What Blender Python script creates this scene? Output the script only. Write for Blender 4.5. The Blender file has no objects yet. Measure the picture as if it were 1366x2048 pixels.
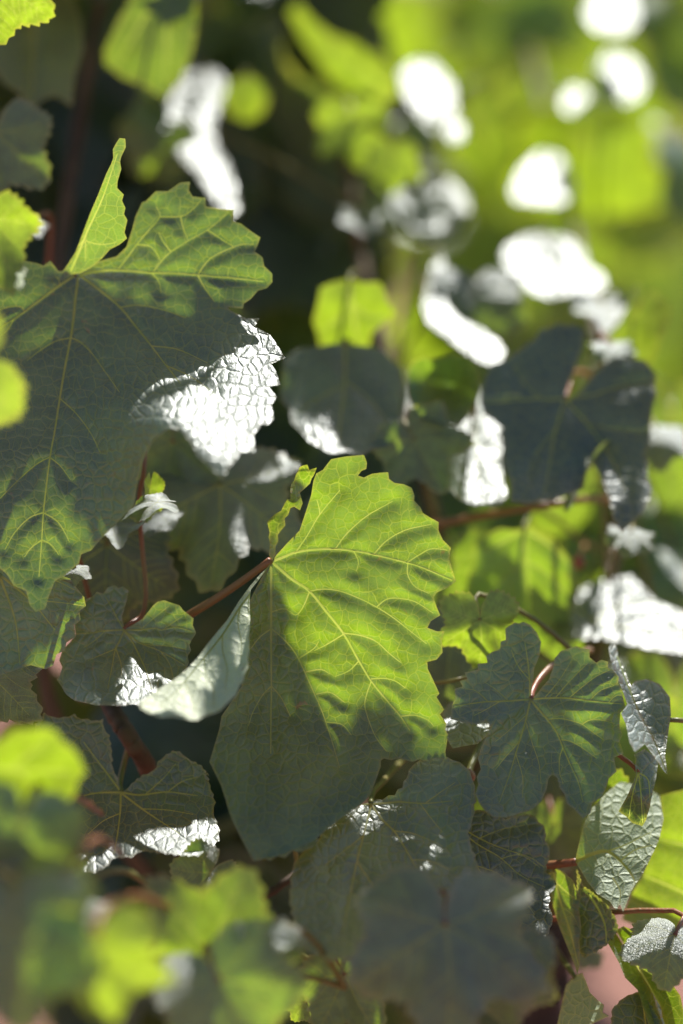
import bpy, math, random
import numpy as np
from mathutils import Vector, Matrix
from mathutils.geometry import delaunay_2d_cdt

# ------------------------------------------------------------------ camera, light, exposure
SC = bpy.context.scene
COL = SC.collection
PITCH = math.radians(20)
CAM_Z = 1.05
FOCUS = 1.06
K = 36.0 / 85.0 / 2048.0
cam_d = bpy.data.cameras.new('camera')
cam = bpy.data.objects.new('camera', cam_d); COL.objects.link(cam)
cam.location = (0, 0, CAM_Z)
cam.rotation_euler = (math.pi / 2 - PITCH, 0, 0)
cam_d.sensor_fit = 'VERTICAL'; cam_d.sensor_height = 36; cam_d.sensor_width = 24; cam_d.lens = 85
cam_d.clip_start = 0.05; cam_d.clip_end = 500
cam_d.dof.use_dof = True; cam_d.dof.focus_distance = FOCUS - 0.007; cam_d.dof.aperture_fstop = 2.0
SC.camera = cam
FWD = np.array([0, math.cos(PITCH), -math.sin(PITCH)])
UPV = np.array([0, math.sin(PITCH), math.cos(PITCH)])
RGT = np.array([1.0, 0, 0])
def c2w(v): return v[0] * RGT + v[1] * UPV - v[2] * FWD      # camera axes (x right, y up, z towards viewer) to world

s_cam = np.array([0.17, 0.90, -0.41]); s_cam /= np.linalg.norm(s_cam)
SUN = c2w(s_cam)                                             # direction towards the sun
elev = math.asin(SUN[2]); azim = math.atan2(SUN[0], SUN[1])
w = bpy.data.worlds.new('World'); SC.world = w; w.use_nodes = True
wn = w.node_tree.nodes; wl = w.node_tree.links
sky = wn.new('ShaderNodeTexSky'); sky.sky_type = 'NISHITA'; sky.sun_disc = False
sky.sun_elevation = elev; sky.sun_rotation = azim; sky.dust_density = 0.8; sky.air_density = 1.0
wl.new(sky.outputs[0], wn['Background'].inputs[0]); wn['Background'].inputs[1].default_value = 0.07
sd = bpy.data.lights.new('sun', 'SUN'); sd.energy = 5.0; sd.angle = math.radians(0.53); sd.color = (1.0, 0.965, 0.90)
so = bpy.data.objects.new('sun', sd); COL.objects.link(so)
so.rotation_euler = Vector(SUN).to_track_quat('Z', 'Y').to_euler(); so.location = (0, 0, 6)
SC.view_settings.view_transform = 'Standard'; SC.view_settings.look = 'None'
SC.view_settings.exposure = 0.6; SC.view_settings.gamma = 1.0
SC.cycles.use_denoising = True
SC.cycles.max_bounces = 6; SC.cycles.glossy_bounces = 2; SC.cycles.diffuse_bounces = 2; SC.cycles.transmission_bounces = 6
SC.cycles.caustics_reflective = False; SC.cycles.caustics_refractive = False

rng = random.Random(7)
nrg = np.random.RandomState(7)

def P3(px, py, Z):                                          # a place: photo position + distance along the view axis
    x = (px - 683.0) * K * Z; y = (1024.0 - py) * K * Z
    return np.array([0, 0, CAM_Z]) + x * RGT + y * UPV + Z * FWD
def P3v(px, py, Z):
    px = np.asarray(px, float); py = np.asarray(py, float); Z = np.asarray(Z, float)
    return (np.array([0, 0, CAM_Z])[None] + ((px - 683) * K * Z)[:, None] * RGT + ((1024 - py) * K * Z)[:, None] * UPV + Z[:, None] * FWD)
def proj(p):
    q = p - np.array([0, 0, CAM_Z]); Z = q @ FWD
    return 683 + (q @ RGT) / (K * Z), 1024 - (q @ UPV) / (K * Z), Z

# ------------------------------------------------------------------ materials
def newmat(name):
    m = bpy.data.materials.new(name); m.use_nodes = True
    nt = m.node_tree; nt.nodes.clear()
    return m, nt
class NB:
    def __init__(s, nt): s.nt = nt
    def n(s, t, **kw):
        nd = s.nt.nodes.new(t)
        for k, v in kw.items(): setattr(nd, k, v)
        return nd
    def l(s, a, b): s.nt.links.new(a, b)
    def val(s, sock, v):
        if hasattr(v, 'is_output'): s.l(v, sock)
        else: sock.default_value = v
    def math(s, op, a, b=0.0, c=None, clamp=False):
        nd = s.n('ShaderNodeMath', operation=op, use_clamp=clamp)
        s.val(nd.inputs[0], a); s.val(nd.inputs[1], b)
        if c is not None: s.val(nd.inputs[2], c)
        return nd.outputs[0]
    def mix(s, fac, a, b, blend='MIX'):
        nd = s.n('ShaderNodeMix', data_type='RGBA', blend_type=blend)
        s.val(nd.inputs[0], fac)
        for i, v in ((6, a), (7, b)):
            if isinstance(v, tuple): v = v + (1.0,) if len(v) == 3 else v
            s.val(nd.inputs[i], v)
        return nd.outputs[2]
    def ramp(s, x, lo, hi, a=0.0, b=1.0):
        nd = s.n('ShaderNodeMapRange', interpolation_type='SMOOTHSTEP')
        s.val(nd.inputs[0], x)
        for i, v in enumerate((lo, hi, a, b)): nd.inputs[i + 1].default_value = v
        return nd.outputs[0]

def leaf_material(name, top, under, trans, cell=2.25, fine=7.0, rough=0.46, spec=1.0, bump=1.0, veincol=(0.40, 0.46, 0.05), spots=0.0):
    m, nt = newmat(name); b = NB(nt)
    uv = b.n('ShaderNodeUVMap', uv_map='UVMap').outputs[0]
    oi = b.n('ShaderNodeObjectInfo')
    # slightly warped leaf coordinates
    wz = b.n('ShaderNodeTexNoise', noise_dimensions='2D'); wz.inputs['Scale'].default_value = 0.9; wz.inputs['Detail'].default_value = 2
    b.l(uv, wz.inputs['Vector'])
    vm = b.n('ShaderNodeVectorMath', operation='MULTIPLY_ADD')
    b.l(wz.outputs['Color'], vm.inputs[0]); vm.inputs[1].default_value = (0.5, 0.5, 0); b.l(uv, vm.inputs[2])
    co = vm.outputs[0]
    def vor(scale, rnd=1.0, feat='DISTANCE_TO_EDGE'):
        v = b.n('ShaderNodeTexVoronoi', voronoi_dimensions='2D', feature=feat)
        v.inputs['Scale'].default_value = scale; v.inputs['Randomness'].default_value = rnd
        b.l(co, v.inputs['Vector']); return v.outputs['Distance']
    d1 = vor(cell, 0.9); d2 = vor(fine, 0.9)
    e1 = b.ramp(d1, 0.018, 0.055)                 # 0 on a small vein
    e2 = b.ramp(d2, 0.02, 0.14)
    nz = b.n('ShaderNodeTexNoise', noise_dimensions='2D'); nz.inputs['Scale'].default_value = 0.55; nz.inputs['Detail'].default_value = 4
    b.l(uv, nz.inputs['Vector'])
    nf = b.n('ShaderNodeTexNoise', noise_dimensions='2D'); nf.inputs['Scale'].default_value = 14; nf.inputs['Detail'].default_value = 3
    b.l(uv, nf.inputs['Vector'])
    geo = b.n('ShaderNodeNewGeometry')
    back = geo.outputs['Backfacing']
    edge = b.n('ShaderNodeAttribute', attribute_name='edge').outputs['Fac']
    var = b.ramp(nz.outputs['Fac'], 0.3, 0.7, 0.78, 1.22)
    rv = b.math('MULTIPLY_ADD', oi.outputs['Random'], 0.36, 0.82)
    var = b.math('MULTIPLY', var, rv)
    vein_small = b.math('MULTIPLY', b.math('SUBTRACT', 1.0, e1), 0.75)
    vein_fine = b.math('MULTIPLY', b.math('SUBTRACT', 1.0, e2), 0.30)
    vsum = b.math('MAXIMUM', vein_small, vein_fine)
    # colours
    vec = b.n('ShaderNodeCombineXYZ')
    for i in range(3): b.l(var, vec.inputs[i])
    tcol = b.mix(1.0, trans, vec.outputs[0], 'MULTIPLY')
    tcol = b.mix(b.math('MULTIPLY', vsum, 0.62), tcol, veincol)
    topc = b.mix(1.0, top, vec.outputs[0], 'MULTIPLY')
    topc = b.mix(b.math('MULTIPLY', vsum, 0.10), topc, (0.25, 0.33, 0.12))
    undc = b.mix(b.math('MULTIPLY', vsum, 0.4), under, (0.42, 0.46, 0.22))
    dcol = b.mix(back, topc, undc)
    ef = b.math('MULTIPLY', edge, b.ramp(nf.outputs['Fac'], 0.35, 0.65, 0.35, 0.9))
    tcol = b.mix(b.math('MULTIPLY', ef, 0.8), tcol, (0.40, 0.36, 0.04)); dcol = b.mix(b.math('MULTIPLY', ef, 0.3), dcol, (0.20, 0.18, 0.06))
    if spots > 0:
        sp = b.n('ShaderNodeTexNoise', noise_dimensions='2D'); sp.inputs['Scale'].default_value = 0.8; sp.inputs['Detail'].default_value = 6; sp.inputs['Roughness'].default_value = 0.65
        off = b.n('ShaderNodeVectorMath', operation='ADD'); b.l(uv, off.inputs[0])
        cx = b.n('ShaderNodeCombineXYZ'); b.l(b.math('MULTIPLY', oi.outputs['Random'], 57.0), cx.inputs[0]); b.l(cx.outputs[0], off.inputs[1])
        b.l(off.outputs[0], sp.inputs['Vector'])
        sf = b.ramp(sp.outputs['Fac'], 0.70, 0.76, 0.0, spots)
        tcol = b.mix(sf, tcol, (0.30, 0.13, 0.02)); dcol = b.mix(sf, dcol, (0.14, 0.06, 0.02))
    # relief: puckered panels between the small veins, fine grain
    puff = b.ramp(d1, -0.06, 0.26)
    lump = b.n('ShaderNodeTexNoise', noise_dimensions='2D'); lump.inputs['Scale'].default_value = 2.6; lump.inputs['Detail'].default_value = 2; b.l(uv, lump.inputs['Vector'])
    puff = b.math('MULTIPLY_ADD', lump.outputs['Fac'], 0.9, puff)
    puff2 = b.math('MINIMUM', b.math('MULTIPLY', d2, 3.0), 1.0)
    h = b.math('MULTIPLY_ADD', puff2, 0.16, puff)
    h = b.math('MULTIPLY_ADD', nf.outputs['Fac'], 0.10, h)
    bp = b.n('ShaderNodeBump'); bp.inputs['Strength'].default_value = 0.42 * bump; bp.inputs['Distance'].default_value = 0.0011
    b.l(h, bp.inputs['Height'])
    df = b.n('ShaderNodeBsdfDiffuse'); b.l(dcol, df.inputs[0]); b.l(bp.outputs[0], df.inputs['Normal'])
    tr = b.n('ShaderNodeBsdfTranslucent'); b.l(tcol, tr.inputs[0])
    ad = b.n('ShaderNodeAddShader'); b.l(df.outputs[0], ad.inputs[0]); b.l(tr.outputs[0], ad.inputs[1])
    gl = b.n('ShaderNodeBsdfGlossy'); gl.inputs[0].default_value = (0.97, 1.0, 1.0, 1)
    b.l(b.math('MULTIPLY_ADD', back, 0.16, b.ramp(nf.outputs['Fac'], 0.3, 0.7, rough - 0.05, rough + 0.07)), gl.inputs['Roughness'])
    b.l(bp.outputs[0], gl.inputs['Normal'])
    lw = b.n('ShaderNodeLayerWeight'); lw.inputs[0].default_value = 0.5; b.l(bp.outputs[0], lw.inputs['Normal'])
    fr = b.math('MULTIPLY_ADD', b.math('POWER', lw.outputs['Facing'], 4.0), 0.45, 0.14 * spec)
    fr = b.math('MULTIPLY', fr, b.math('MULTIPLY_ADD', back, -0.5, 1.0))
    fr = b.math('MULTIPLY', fr, b.math('MULTIPLY_ADD', vsum, -0.3, 1.0))
    mx = b.n('ShaderNodeMixShader'); b.l(fr, mx.inputs[0]); b.l(ad.outputs[0], mx.inputs[1]); b.l(gl.outputs[0], mx.inputs[2])
    out = b.n('ShaderNodeOutputMaterial'); b.l(mx.outputs[0], out.inputs[0])
    return m

def stem_material(name, c1, c2, rough=0.45, trans=0.15, scale=60.0):
    m, nt = newmat(name); b = NB(nt)
    tc = b.n('ShaderNodeTexCoord')
    mp = b.n('ShaderNodeMapping'); mp.inputs['Scale'].default_value = (1, 1, 1); b.l(tc.outputs['Object'], mp.inputs[0])
    nz = b.n('ShaderNodeTexNoise'); nz.inputs['Scale'].default_value = scale; nz.inputs['Detail'].default_value = 5
    b.l(mp.outputs[0], nz.inputs['Vector'])
    col = b.mix(b.ramp(nz.outputs['Fac'], 0.35, 0.65), c1, c2)
    bp = b.n('ShaderNodeBump'); bp.inputs['Strength'].default_value = 0.4; bp.inputs['Distance'].default_value = 0.0008; b.l(nz.outputs['Fac'], bp.inputs['Height'])
    pr = b.n('ShaderNodeBsdfPrincipled'); b.l(col, pr.inputs['Base Color']); pr.inputs['Roughness'].default_value = rough; b.l(bp.outputs[0], pr.inputs['Normal'])
    tr = b.n('ShaderNodeBsdfTranslucent'); b.l(col, tr.inputs[0])
    mx = b.n('ShaderNodeMixShader'); mx.inputs[0].default_value = trans; b.l(pr.outputs[0], mx.inputs[1]); b.l(tr.outputs[0], mx.inputs[2])
    out = b.n('ShaderNodeOutputMaterial'); b.l(mx.outputs[0], out.inputs[0])
    return m

M = {}
M['leaf'] = leaf_material('vine_leaf_mature', (0.034, 0.050, 0.044), (0.22, 0.26, 0.17), (0.125, 0.225, 0.003), spots=0.5)
M['main'] = leaf_material('vine_leaf_main', (0.036, 0.054, 0.042), (0.46, 0.49, 0.36), (0.150, 0.250, 0.002), spec=0.7, spots=0.5)
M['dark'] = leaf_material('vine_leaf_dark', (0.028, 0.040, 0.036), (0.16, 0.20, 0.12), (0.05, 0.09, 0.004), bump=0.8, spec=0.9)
M['deep'] = leaf_material('vine_leaf_shade_tinted', (0.026, 0.042, 0.022), (0.10, 0.13, 0.07), (0.05, 0.09, 0.005), bump=0.5, spec=0.4)  # thicket shade put into the colour and gloss, not a darker kind of leaf
M['young'] = leaf_material('vine_leaf_young', (0.10, 0.17, 0.035), (0.24, 0.30, 0.13), (0.20, 0.30, 0.003), bump=0.7, spec=0.6, spots=0.5)
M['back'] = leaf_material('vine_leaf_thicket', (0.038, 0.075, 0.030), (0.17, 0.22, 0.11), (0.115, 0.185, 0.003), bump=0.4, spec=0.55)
def vein_material():
    m, nt = newmat('leaf_vein'); b = NB(nt)
    uv = b.n('ShaderNodeUVMap', uv_map='UVMap').outputs[0]
    nz = b.n('ShaderNodeTexNoise', noise_dimensions='2D'); nz.inputs['Scale'].default_value = 1.2; nz.inputs['Detail'].default_value = 4; b.l(uv, nz.inputs['Vector'])
    f = b.ramp(nz.outputs['Fac'], 0.35, 0.65)
    df = b.n('ShaderNodeBsdfDiffuse'); b.l(b.mix(f, (0.11, 0.155, 0.065), (0.15, 0.185, 0.085)), df.inputs[0])
    tr = b.n('ShaderNodeBsdfTranslucent'); b.l(b.mix(f, (0.36, 0.44, 0.05), (0.42, 0.46, 0.07)), tr.inputs[0])
    ad = b.n('ShaderNodeAddShader'); b.l(df.outputs[0], ad.inputs[0]); b.l(tr.outputs[0], ad.inputs[1])
    gl = b.n('ShaderNodeBsdfGlossy'); gl.inputs['Roughness'].default_value = 0.45
    mx = b.n('ShaderNodeMixShader'); mx.inputs[0].default_value = 0.05; b.l(ad.outputs[0], mx.inputs[1]); b.l(gl.outputs[0], mx.inputs[2])
    out = b.n('ShaderNodeOutputMaterial'); b.l(mx.outputs[0], out.inputs[0])
    return m
M['vein'] = vein_material()
M['petiole'] = stem_material('petiole_green', (0.22, 0.24, 0.06), (0.34, 0.26, 0.10), 0.4, 0.25, 40)
M['petiole_red'] = stem_material('petiole_red', (0.40, 0.11, 0.07), (0.34, 0.19, 0.08), 0.35, 0.2, 30)
M['cane'] = stem_material('cane_bark', (0.07, 0.038, 0.02), (0.15, 0.085, 0.045), 0.7, 0.0, 45)
M['trunk'] = stem_material('trunk_bark', (0.04, 0.026, 0.02), (0.10, 0.065, 0.05), 0.85, 0.0, 30)
M['bud'] = stem_material('bud_scale', (0.30, 0.13, 0.09), (0.45, 0.30, 0.22), 0.5, 0.0, 300)

def soil_material():
    m, nt = newmat('red_soil'); b = NB(nt)
    tc = b.n('ShaderNodeTexCoord')
    nz = b.n('ShaderNodeTexNoise'); nz.inputs['Scale'].default_value = 5; nz.inputs['Detail'].default_value = 10; nz.inputs['Roughness'].default_value = 0.65
    b.l(tc.outputs['Object'], nz.inputs['Vector'])
    n2 = b.n('ShaderNodeTexNoise'); n2.inputs['Scale'].default_value = 60; n2.inputs['Detail'].default_value = 6
    b.l(tc.outputs['Object'], n2.inputs['Vector'])
    col = b.mix(b.ramp(nz.outputs['Fac'], 0.35, 0.65), (0.24, 0.10, 0.075), (0.36, 0.18, 0.14))
    col = b.mix(b.ramp(n2.outputs['Fac'], 0.5, 0.8, 0, 0.5), col, (0.22, 0.10, 0.07))
    bp = b.n('ShaderNodeBump'); bp.inputs['Strength'].default_value = 0.7; bp.inputs['Distance'].default_value = 0.02; b.l(n2.outputs['Fac'], bp.inputs['Height'])
    pr = b.n('ShaderNodeBsdfPrincipled'); b.l(col, pr.inputs['Base Color']); pr.inputs['Roughness'].default_value = 0.95; b.l(bp.outputs[0], pr.inputs['Normal'])
    out = b.n('ShaderNodeOutputMaterial'); b.l(pr.outputs[0], out.inputs[0])
    return m
M['soil'] = soil_material()

# ------------------------------------------------------------------ mesh helpers
def mk_obj(name, me, mat, parent=None):
    o = bpy.data.objects.new(name, me); COL.objects.link(o)
    if mat is not None and len(me.materials) == 0: me.materials.append(mat)
    if parent is not None: o.parent = parent
    return o
def tag(o, label, cat, group=None):
    o['label'] = label; o['category'] = cat
    if group: o['group'] = group
def mk_empty(name, loc):
    o = bpy.data.objects.new(name, None); COL.objects.link(o); o.location = Vector(loc); o.empty_display_size = 0.02
    return o
def mesh_from(verts, faces, name, smooth=True):
    me = bpy.data.meshes.new(name); me.from_pydata([tuple(v) for v in verts], [], faces)
    if smooth: me.polygons.foreach_set('use_smooth', [True] * len(me.polygons))
    return me
def tube_geo(pts, radii, ns=6, flat=1.0, nrm=None):
    pts = np.asarray(pts, float); n = len(pts)
    V = []; F = []
    tan = np.gradient(pts, axis=0); tan /= (np.linalg.norm(tan, axis=1)[:, None] + 1e-12)
    a = np.array([0.0, 0, 1]) if nrm is None else nrm
    if abs(tan[0] @ a) > 0.95: a = np.array([1.0, 0, 0])
    for i in range(n):
        t = tan[i]
        u = np.cross(t, a); u /= np.linalg.norm(u) + 1e-12
        v = np.cross(u, t)
        a = v
        for k in range(ns):
            an = 2 * math.pi * k / ns
            V.append(pts[i] + radii[i] * (math.cos(an) * u + flat * math.sin(an) * v))
    for i in range(n - 1):
        for k in range(ns):
            F.append((i * ns + k, i * ns + (k + 1) % ns, (i + 1) * ns + (k + 1) % ns, (i + 1) * ns + k))
    F.append(tuple(range(ns - 1, -1, -1))); F.append(tuple((n - 1) * ns + k for k in range(ns)))
    return V, F
def tubes_mesh(name, lines, ns=6):
    V = []; F = []
    for pts, rad in lines:
        v, f = tube_geo(pts, rad, ns); o = len(V); V += v; F += [tuple(i + o for i in q) for q in f]
    return mesh_from(V, F, name)
def spline(pts, n):
    """Catmull-Rom through the points"""
    p = np.asarray(pts, float)
    if len(p) == 2: return p[0] + (p[1] - p[0]) * np.linspace(0, 1, n)[:, None]
    q = np.vstack([2 * p[0] - p[1], p, 2 * p[-1] - p[-2]]); m = len(p) - 1; out = []
    for s in np.linspace(0, m - 1e-9, n):
        i = int(s); t = s - i; a, b_, c, d = q[i], q[i + 1], q[i + 2], q[i + 3]
        out.append(0.5 * ((2 * b_) + (c - a) * t + (2 * a - 5 * b_ + 4 * c - d) * t * t + (3 * b_ - a - 3 * c + d) * t ** 3))
    return np.array(out)

def in_poly(pts, poly):
    x, y = pts[:, 0], pts[:, 1]; inside = np.zeros(len(pts), bool); n = len(poly); j = n - 1
    for i in range(n):
        xi, yi = poly[i]; xj, yj = poly[j]
        if yi != yj:
            c = ((yi > y) != (yj > y)) & (x < (xj - xi) * (y - yi) / (yj - yi) + xi); inside ^= c
        j = i
    return inside
def seg_dist(pts, segs, chunk=4000):
    a = segs[:, :2]; d = segs[:, 2:] - a; l2 = (d * d).sum(1) + 1e-12; out = np.empty(len(pts))
    for s in range(0, len(pts), chunk):
        p = pts[s:s + chunk]
        w_ = p[:, None, :] - a[None]; t = np.clip((w_ * d[None]).sum(2) / l2, 0, 1)
        out[s:s + chunk] = np.sqrt(((w_ - t[:, :, None] * d[None]) ** 2).sum(2)).min(1)
    return out
def poly_segs(lines):
    S = []
    for ln in lines:
        ln = np.asarray(ln, float); S.append(np.hstack([ln[:-1], ln[1:]]))
    return np.vstack(S)

def vein_lines(veins, scale, unit=1.0):
    """veins: list of (group, order, polyline); returns smooth centre lines with half widths"""
    out = []
    for gi, order, pl in veins:
        ln = poly_len(pl); n = max(4, int(ln / (7.0 * unit))); q = spline(pl, n)
        w0, w1 = ((2.6, 1.0) if order == 0 else (1.3, 0.7)); hw = np.linspace(w0, w1, n) * scale * unit
        out.append((gi, order, q, hw))
    return out
def poly_len(pl):
    p = np.asarray(pl, float); return np.linalg.norm(np.diff(p, axis=0), axis=1).sum()
def sheet(poly, step, vlines=()):
    """triangulate a 2D outline with interior points and vein ribbons; returns points, triangles, distance to the margin"""
    poly = np.asarray(poly, float)
    P = []
    for i in range(len(poly)):
        a = poly[i]; b_ = poly[(i + 1) % len(poly)]; n = max(1, int(np.linalg.norm(b_ - a) / (step * 1.1)))
        for k in range(n): P.append(a + (b_ - a) * k / n)
    P = np.array(P)
    lo = P.min(0); hi = P.max(0); g = []
    r = 0; y = lo[1]
    while y < hi[1]:
        xs = np.arange(lo[0] + (step / 2 if r % 2 else 0), hi[0], step); g.append(np.stack([xs, np.full_like(xs, y)], 1)); y += step * 0.87; r += 1
    g = np.vstack(g); g = g + nrg.uniform(-0.12, 0.12, g.shape) * step
    segs = np.hstack([P, np.roll(P, -1, 0)])
    g = g[in_poly(g, P)]
    if len(g): g = g[seg_dist(g, segs) > step * 0.55]
    n = len(P); extra = []; edges = [(i, (i + 1) % n) for i in range(n)]; base = n
    for gi, order, q, hw in vlines:
        t = np.gradient(q, axis=0); t /= np.linalg.norm(t, axis=1)[:, None] + 1e-12; nn = np.stack([-t[:, 1], t[:, 0]], 1)
        for sgn in (-1, 0, 1):
            if sgn == 0 and order > 0: continue
            L_ = q + nn * (sgn * hw)[:, None]; ok = in_poly(L_, P); prev = None
            for k in range(len(L_)):
                if not ok[k]: prev = None; continue
                extra.append(L_[k]); idx = base + len(extra) - 1
                if prev is not None: edges.append((prev, idx))
                prev = idx
    if vlines and len(g):
        vs = np.vstack([np.hstack([q[:-1], q[1:]]) for _, _, q, _ in vlines]); wmax = np.concatenate([(hw[:-1] + hw[1:]) / 2 for _, _, _, hw in vlines])
        keep = np.ones(len(g), bool)
        a = vs[:, :2]; d = vs[:, 2:] - a; l2 = (d * d).sum(1) + 1e-12
        for c0 in range(0, len(g), 3000):
            p = g[c0:c0 + 3000]; w_ = p[:, None] - a[None]; tt = np.clip((w_ * d[None]).sum(2) / l2, 0, 1)
            dd = np.sqrt(((w_ - tt[:, :, None] * d[None]) ** 2).sum(2)) - wmax[None]
            keep[c0:c0 + 3000] = dd.min(1) > step * 0.3
        g = g[keep]
    parts = [P] + ([np.array(extra)] if extra else []) + ([g] if len(g) else [])
    allp = np.vstack(parts)
    r = delaunay_2d_cdt([Vector(p) for p in allp], edges, [], 0, 1e-7 * step)
    pts = np.array([tuple(v) for v in r[0]]); tris = [tuple(t) for t in r[2] if len(t) == 3]
    t = np.array(tris); cen = pts[t].mean(1); keep = in_poly(cen, P)
    tris = [tuple(x) for x in t[keep]]
    return pts, tris, seg_dist(pts, segs)
def classify(pts, tris, vlines):
    """which vein (index into vlines) every triangle belongs to, -1 for the blade between"""
    t = np.array(tris); cen = pts[t].mean(1); best = np.full(len(t), -1); bd = np.zeros(len(t))
    for i, (gi, order, q, hw) in enumerate(vlines):
        a = q[:-1]; d = q[1:] - a; l2 = (d * d).sum(1) + 1e-12; h = (hw[:-1] + hw[1:]) / 2
        lo = q.min(0) - hw.max() * 2; hi = q.max(0) + hw.max() * 2
        near = np.where(((cen > lo) & (cen < hi)).all(1))[0]
        if not len(near): continue
        w_ = cen[near][:, None] - a[None]; tt = np.clip((w_ * d[None]).sum(2) / l2, 0, 1)
        dd = (np.sqrt(((w_ - tt[:, :, None] * d[None]) ** 2).sum(2)) - h[None]).min(1) - (hw[0] * 0.02)
        m = dd < bd[near] - (0 if order == 0 else 1e-9)
        upd = near[(dd < 0) & ((best[near] < 0) | (order == 0))]
        best[upd] = i
    return best

def tps(ctrl):
    """smooth surface through (x, y, d) control points"""
    c = np.asarray(ctrl, float); xy = c[:, :2] / 100.0; n = len(c)
    def ker(r2): return 0.5 * r2 * np.log(r2 + 1e-9)
    r2 = ((xy[:, None] - xy[None]) ** 2).sum(2)
    A = np.zeros((n + 3, n + 3)); A[:n, :n] = ker(r2) + np.eye(n) * 0.02
    A[:n, n] = 1; A[:n, n + 1:] = xy; A[n, :n] = 1; A[n + 1:, :n] = xy.T
    sol = np.linalg.solve(A, np.concatenate([c[:, 2], [0, 0, 0]]))
    def f(px, py):
        q = np.stack([np.asarray(px, float), np.asarray(py, float)], 1) / 100.0
        r2 = ((q[:, None] - xy[None]) ** 2).sum(2)
        return ker(r2) @ sol[:n] + sol[n] + q @ sol[n + 1:]
    return f

def blade_mesh(name, pts, tris, mapf, dist, uv, origin, want_dir, veins=None, puff=0.0, puffw=1.0, edgew=1.0, vlines=None, ridge=0.0):
    """mapf(points) -> world positions; want_dir = direction the upper face looks. With vlines the vein ribbons are split off."""
    V = mapf(pts)
    t = np.array(tris)
    nrm = np.cross(V[t[:, 1]] - V[t[:, 0]], V[t[:, 2]] - V[t[:, 0]]).sum(0)
    flip = nrm @ want_dir < 0
    if flip: t = t[:, ::-1]
    fn = np.cross(V[t[:, 1]] - V[t[:, 0]], V[t[:, 2]] - V[t[:, 0]])
    vn = np.zeros_like(V)
    for k in range(3): np.add.at(vn, t[:, k], fn)
    vn /= np.linalg.norm(vn, axis=1)[:, None] + 1e-12
    if veins is not None and puff:
        dv = seg_dist(pts, poly_segs(veins))
        V = V + vn * (puff * (1 - np.exp(-(dv / puffw) ** 2)))[:, None]
    ev = np.clip(1 - dist / edgew, 0, 1)
    def sub(mask, nm):
        tt = t[mask]
        if not len(tt): return None
        used, inv = np.unique(tt, return_inverse=True); tt = inv.reshape(-1, 3)
        me = mesh_from(V[used] - origin, [tuple(int(i) for i in x) for x in tt], nm)
        me.normals_split_custom_set_from_vertices([tuple(x) for x in vnew[used]]) if vlines else None
        ul = me.uv_layers.new(name='UVMap')
        li = np.empty(len(me.loops), int); me.loops.foreach_get('vertex_index', li)
        ul.data.foreach_set('uv', (pts[used][li] * uv).ravel())
        at = me.attributes.new('edge', 'FLOAT', 'POINT'); at.data.foreach_set('value', ev[used])
        return me
    if not vlines: return sub(np.ones(len(t), bool), name)
    cl = classify(pts, [tuple(x) for x in t], vlines)
    # centre line of the main ribs stands a little proud
    if ridge:
        for i, (gi, order, q, hw) in enumerate(vlines):
            if order: continue
            dq = seg_dist(pts, np.hstack([q[:-1], q[1:]])); V = V + vn * (ridge * np.exp(-(dq / (hw[0] * 0.5)) ** 2))[:, None]
    fn = np.cross(V[t[:, 1]] - V[t[:, 0]], V[t[:, 2]] - V[t[:, 0]])
    vnew = np.zeros_like(V)
    for k in range(3): np.add.at(vnew, t[:, k], fn)
    vnew /= np.linalg.norm(vnew, axis=1)[:, None] + 1e-12
    return sub(cl < 0, name), [sub(cl == i, 'vein' if v[1] == 0 else 'side_vein') for i, v in enumerate(vlines)]

PXM = K * FOCUS            # metres per photo pixel at the focus distance
LEAVES = {}
SHADE_CASTERS = []; CUSTOM = {}; PRIO = {k: i for i, k in enumerate(('main', 'big', 'lobed', 'small', 'drooping', 'rough', 'tucked'))}; LIT = []; SUNNY = []; SHADOWS = {}; POLYS = {}; DEBUG = False
def zx(ox, oy, s):         # coordinates read off an enlargement -> photo pixels
    return lambda pts: [(ox + x / s, oy + y / s) for x, y in pts]

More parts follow.
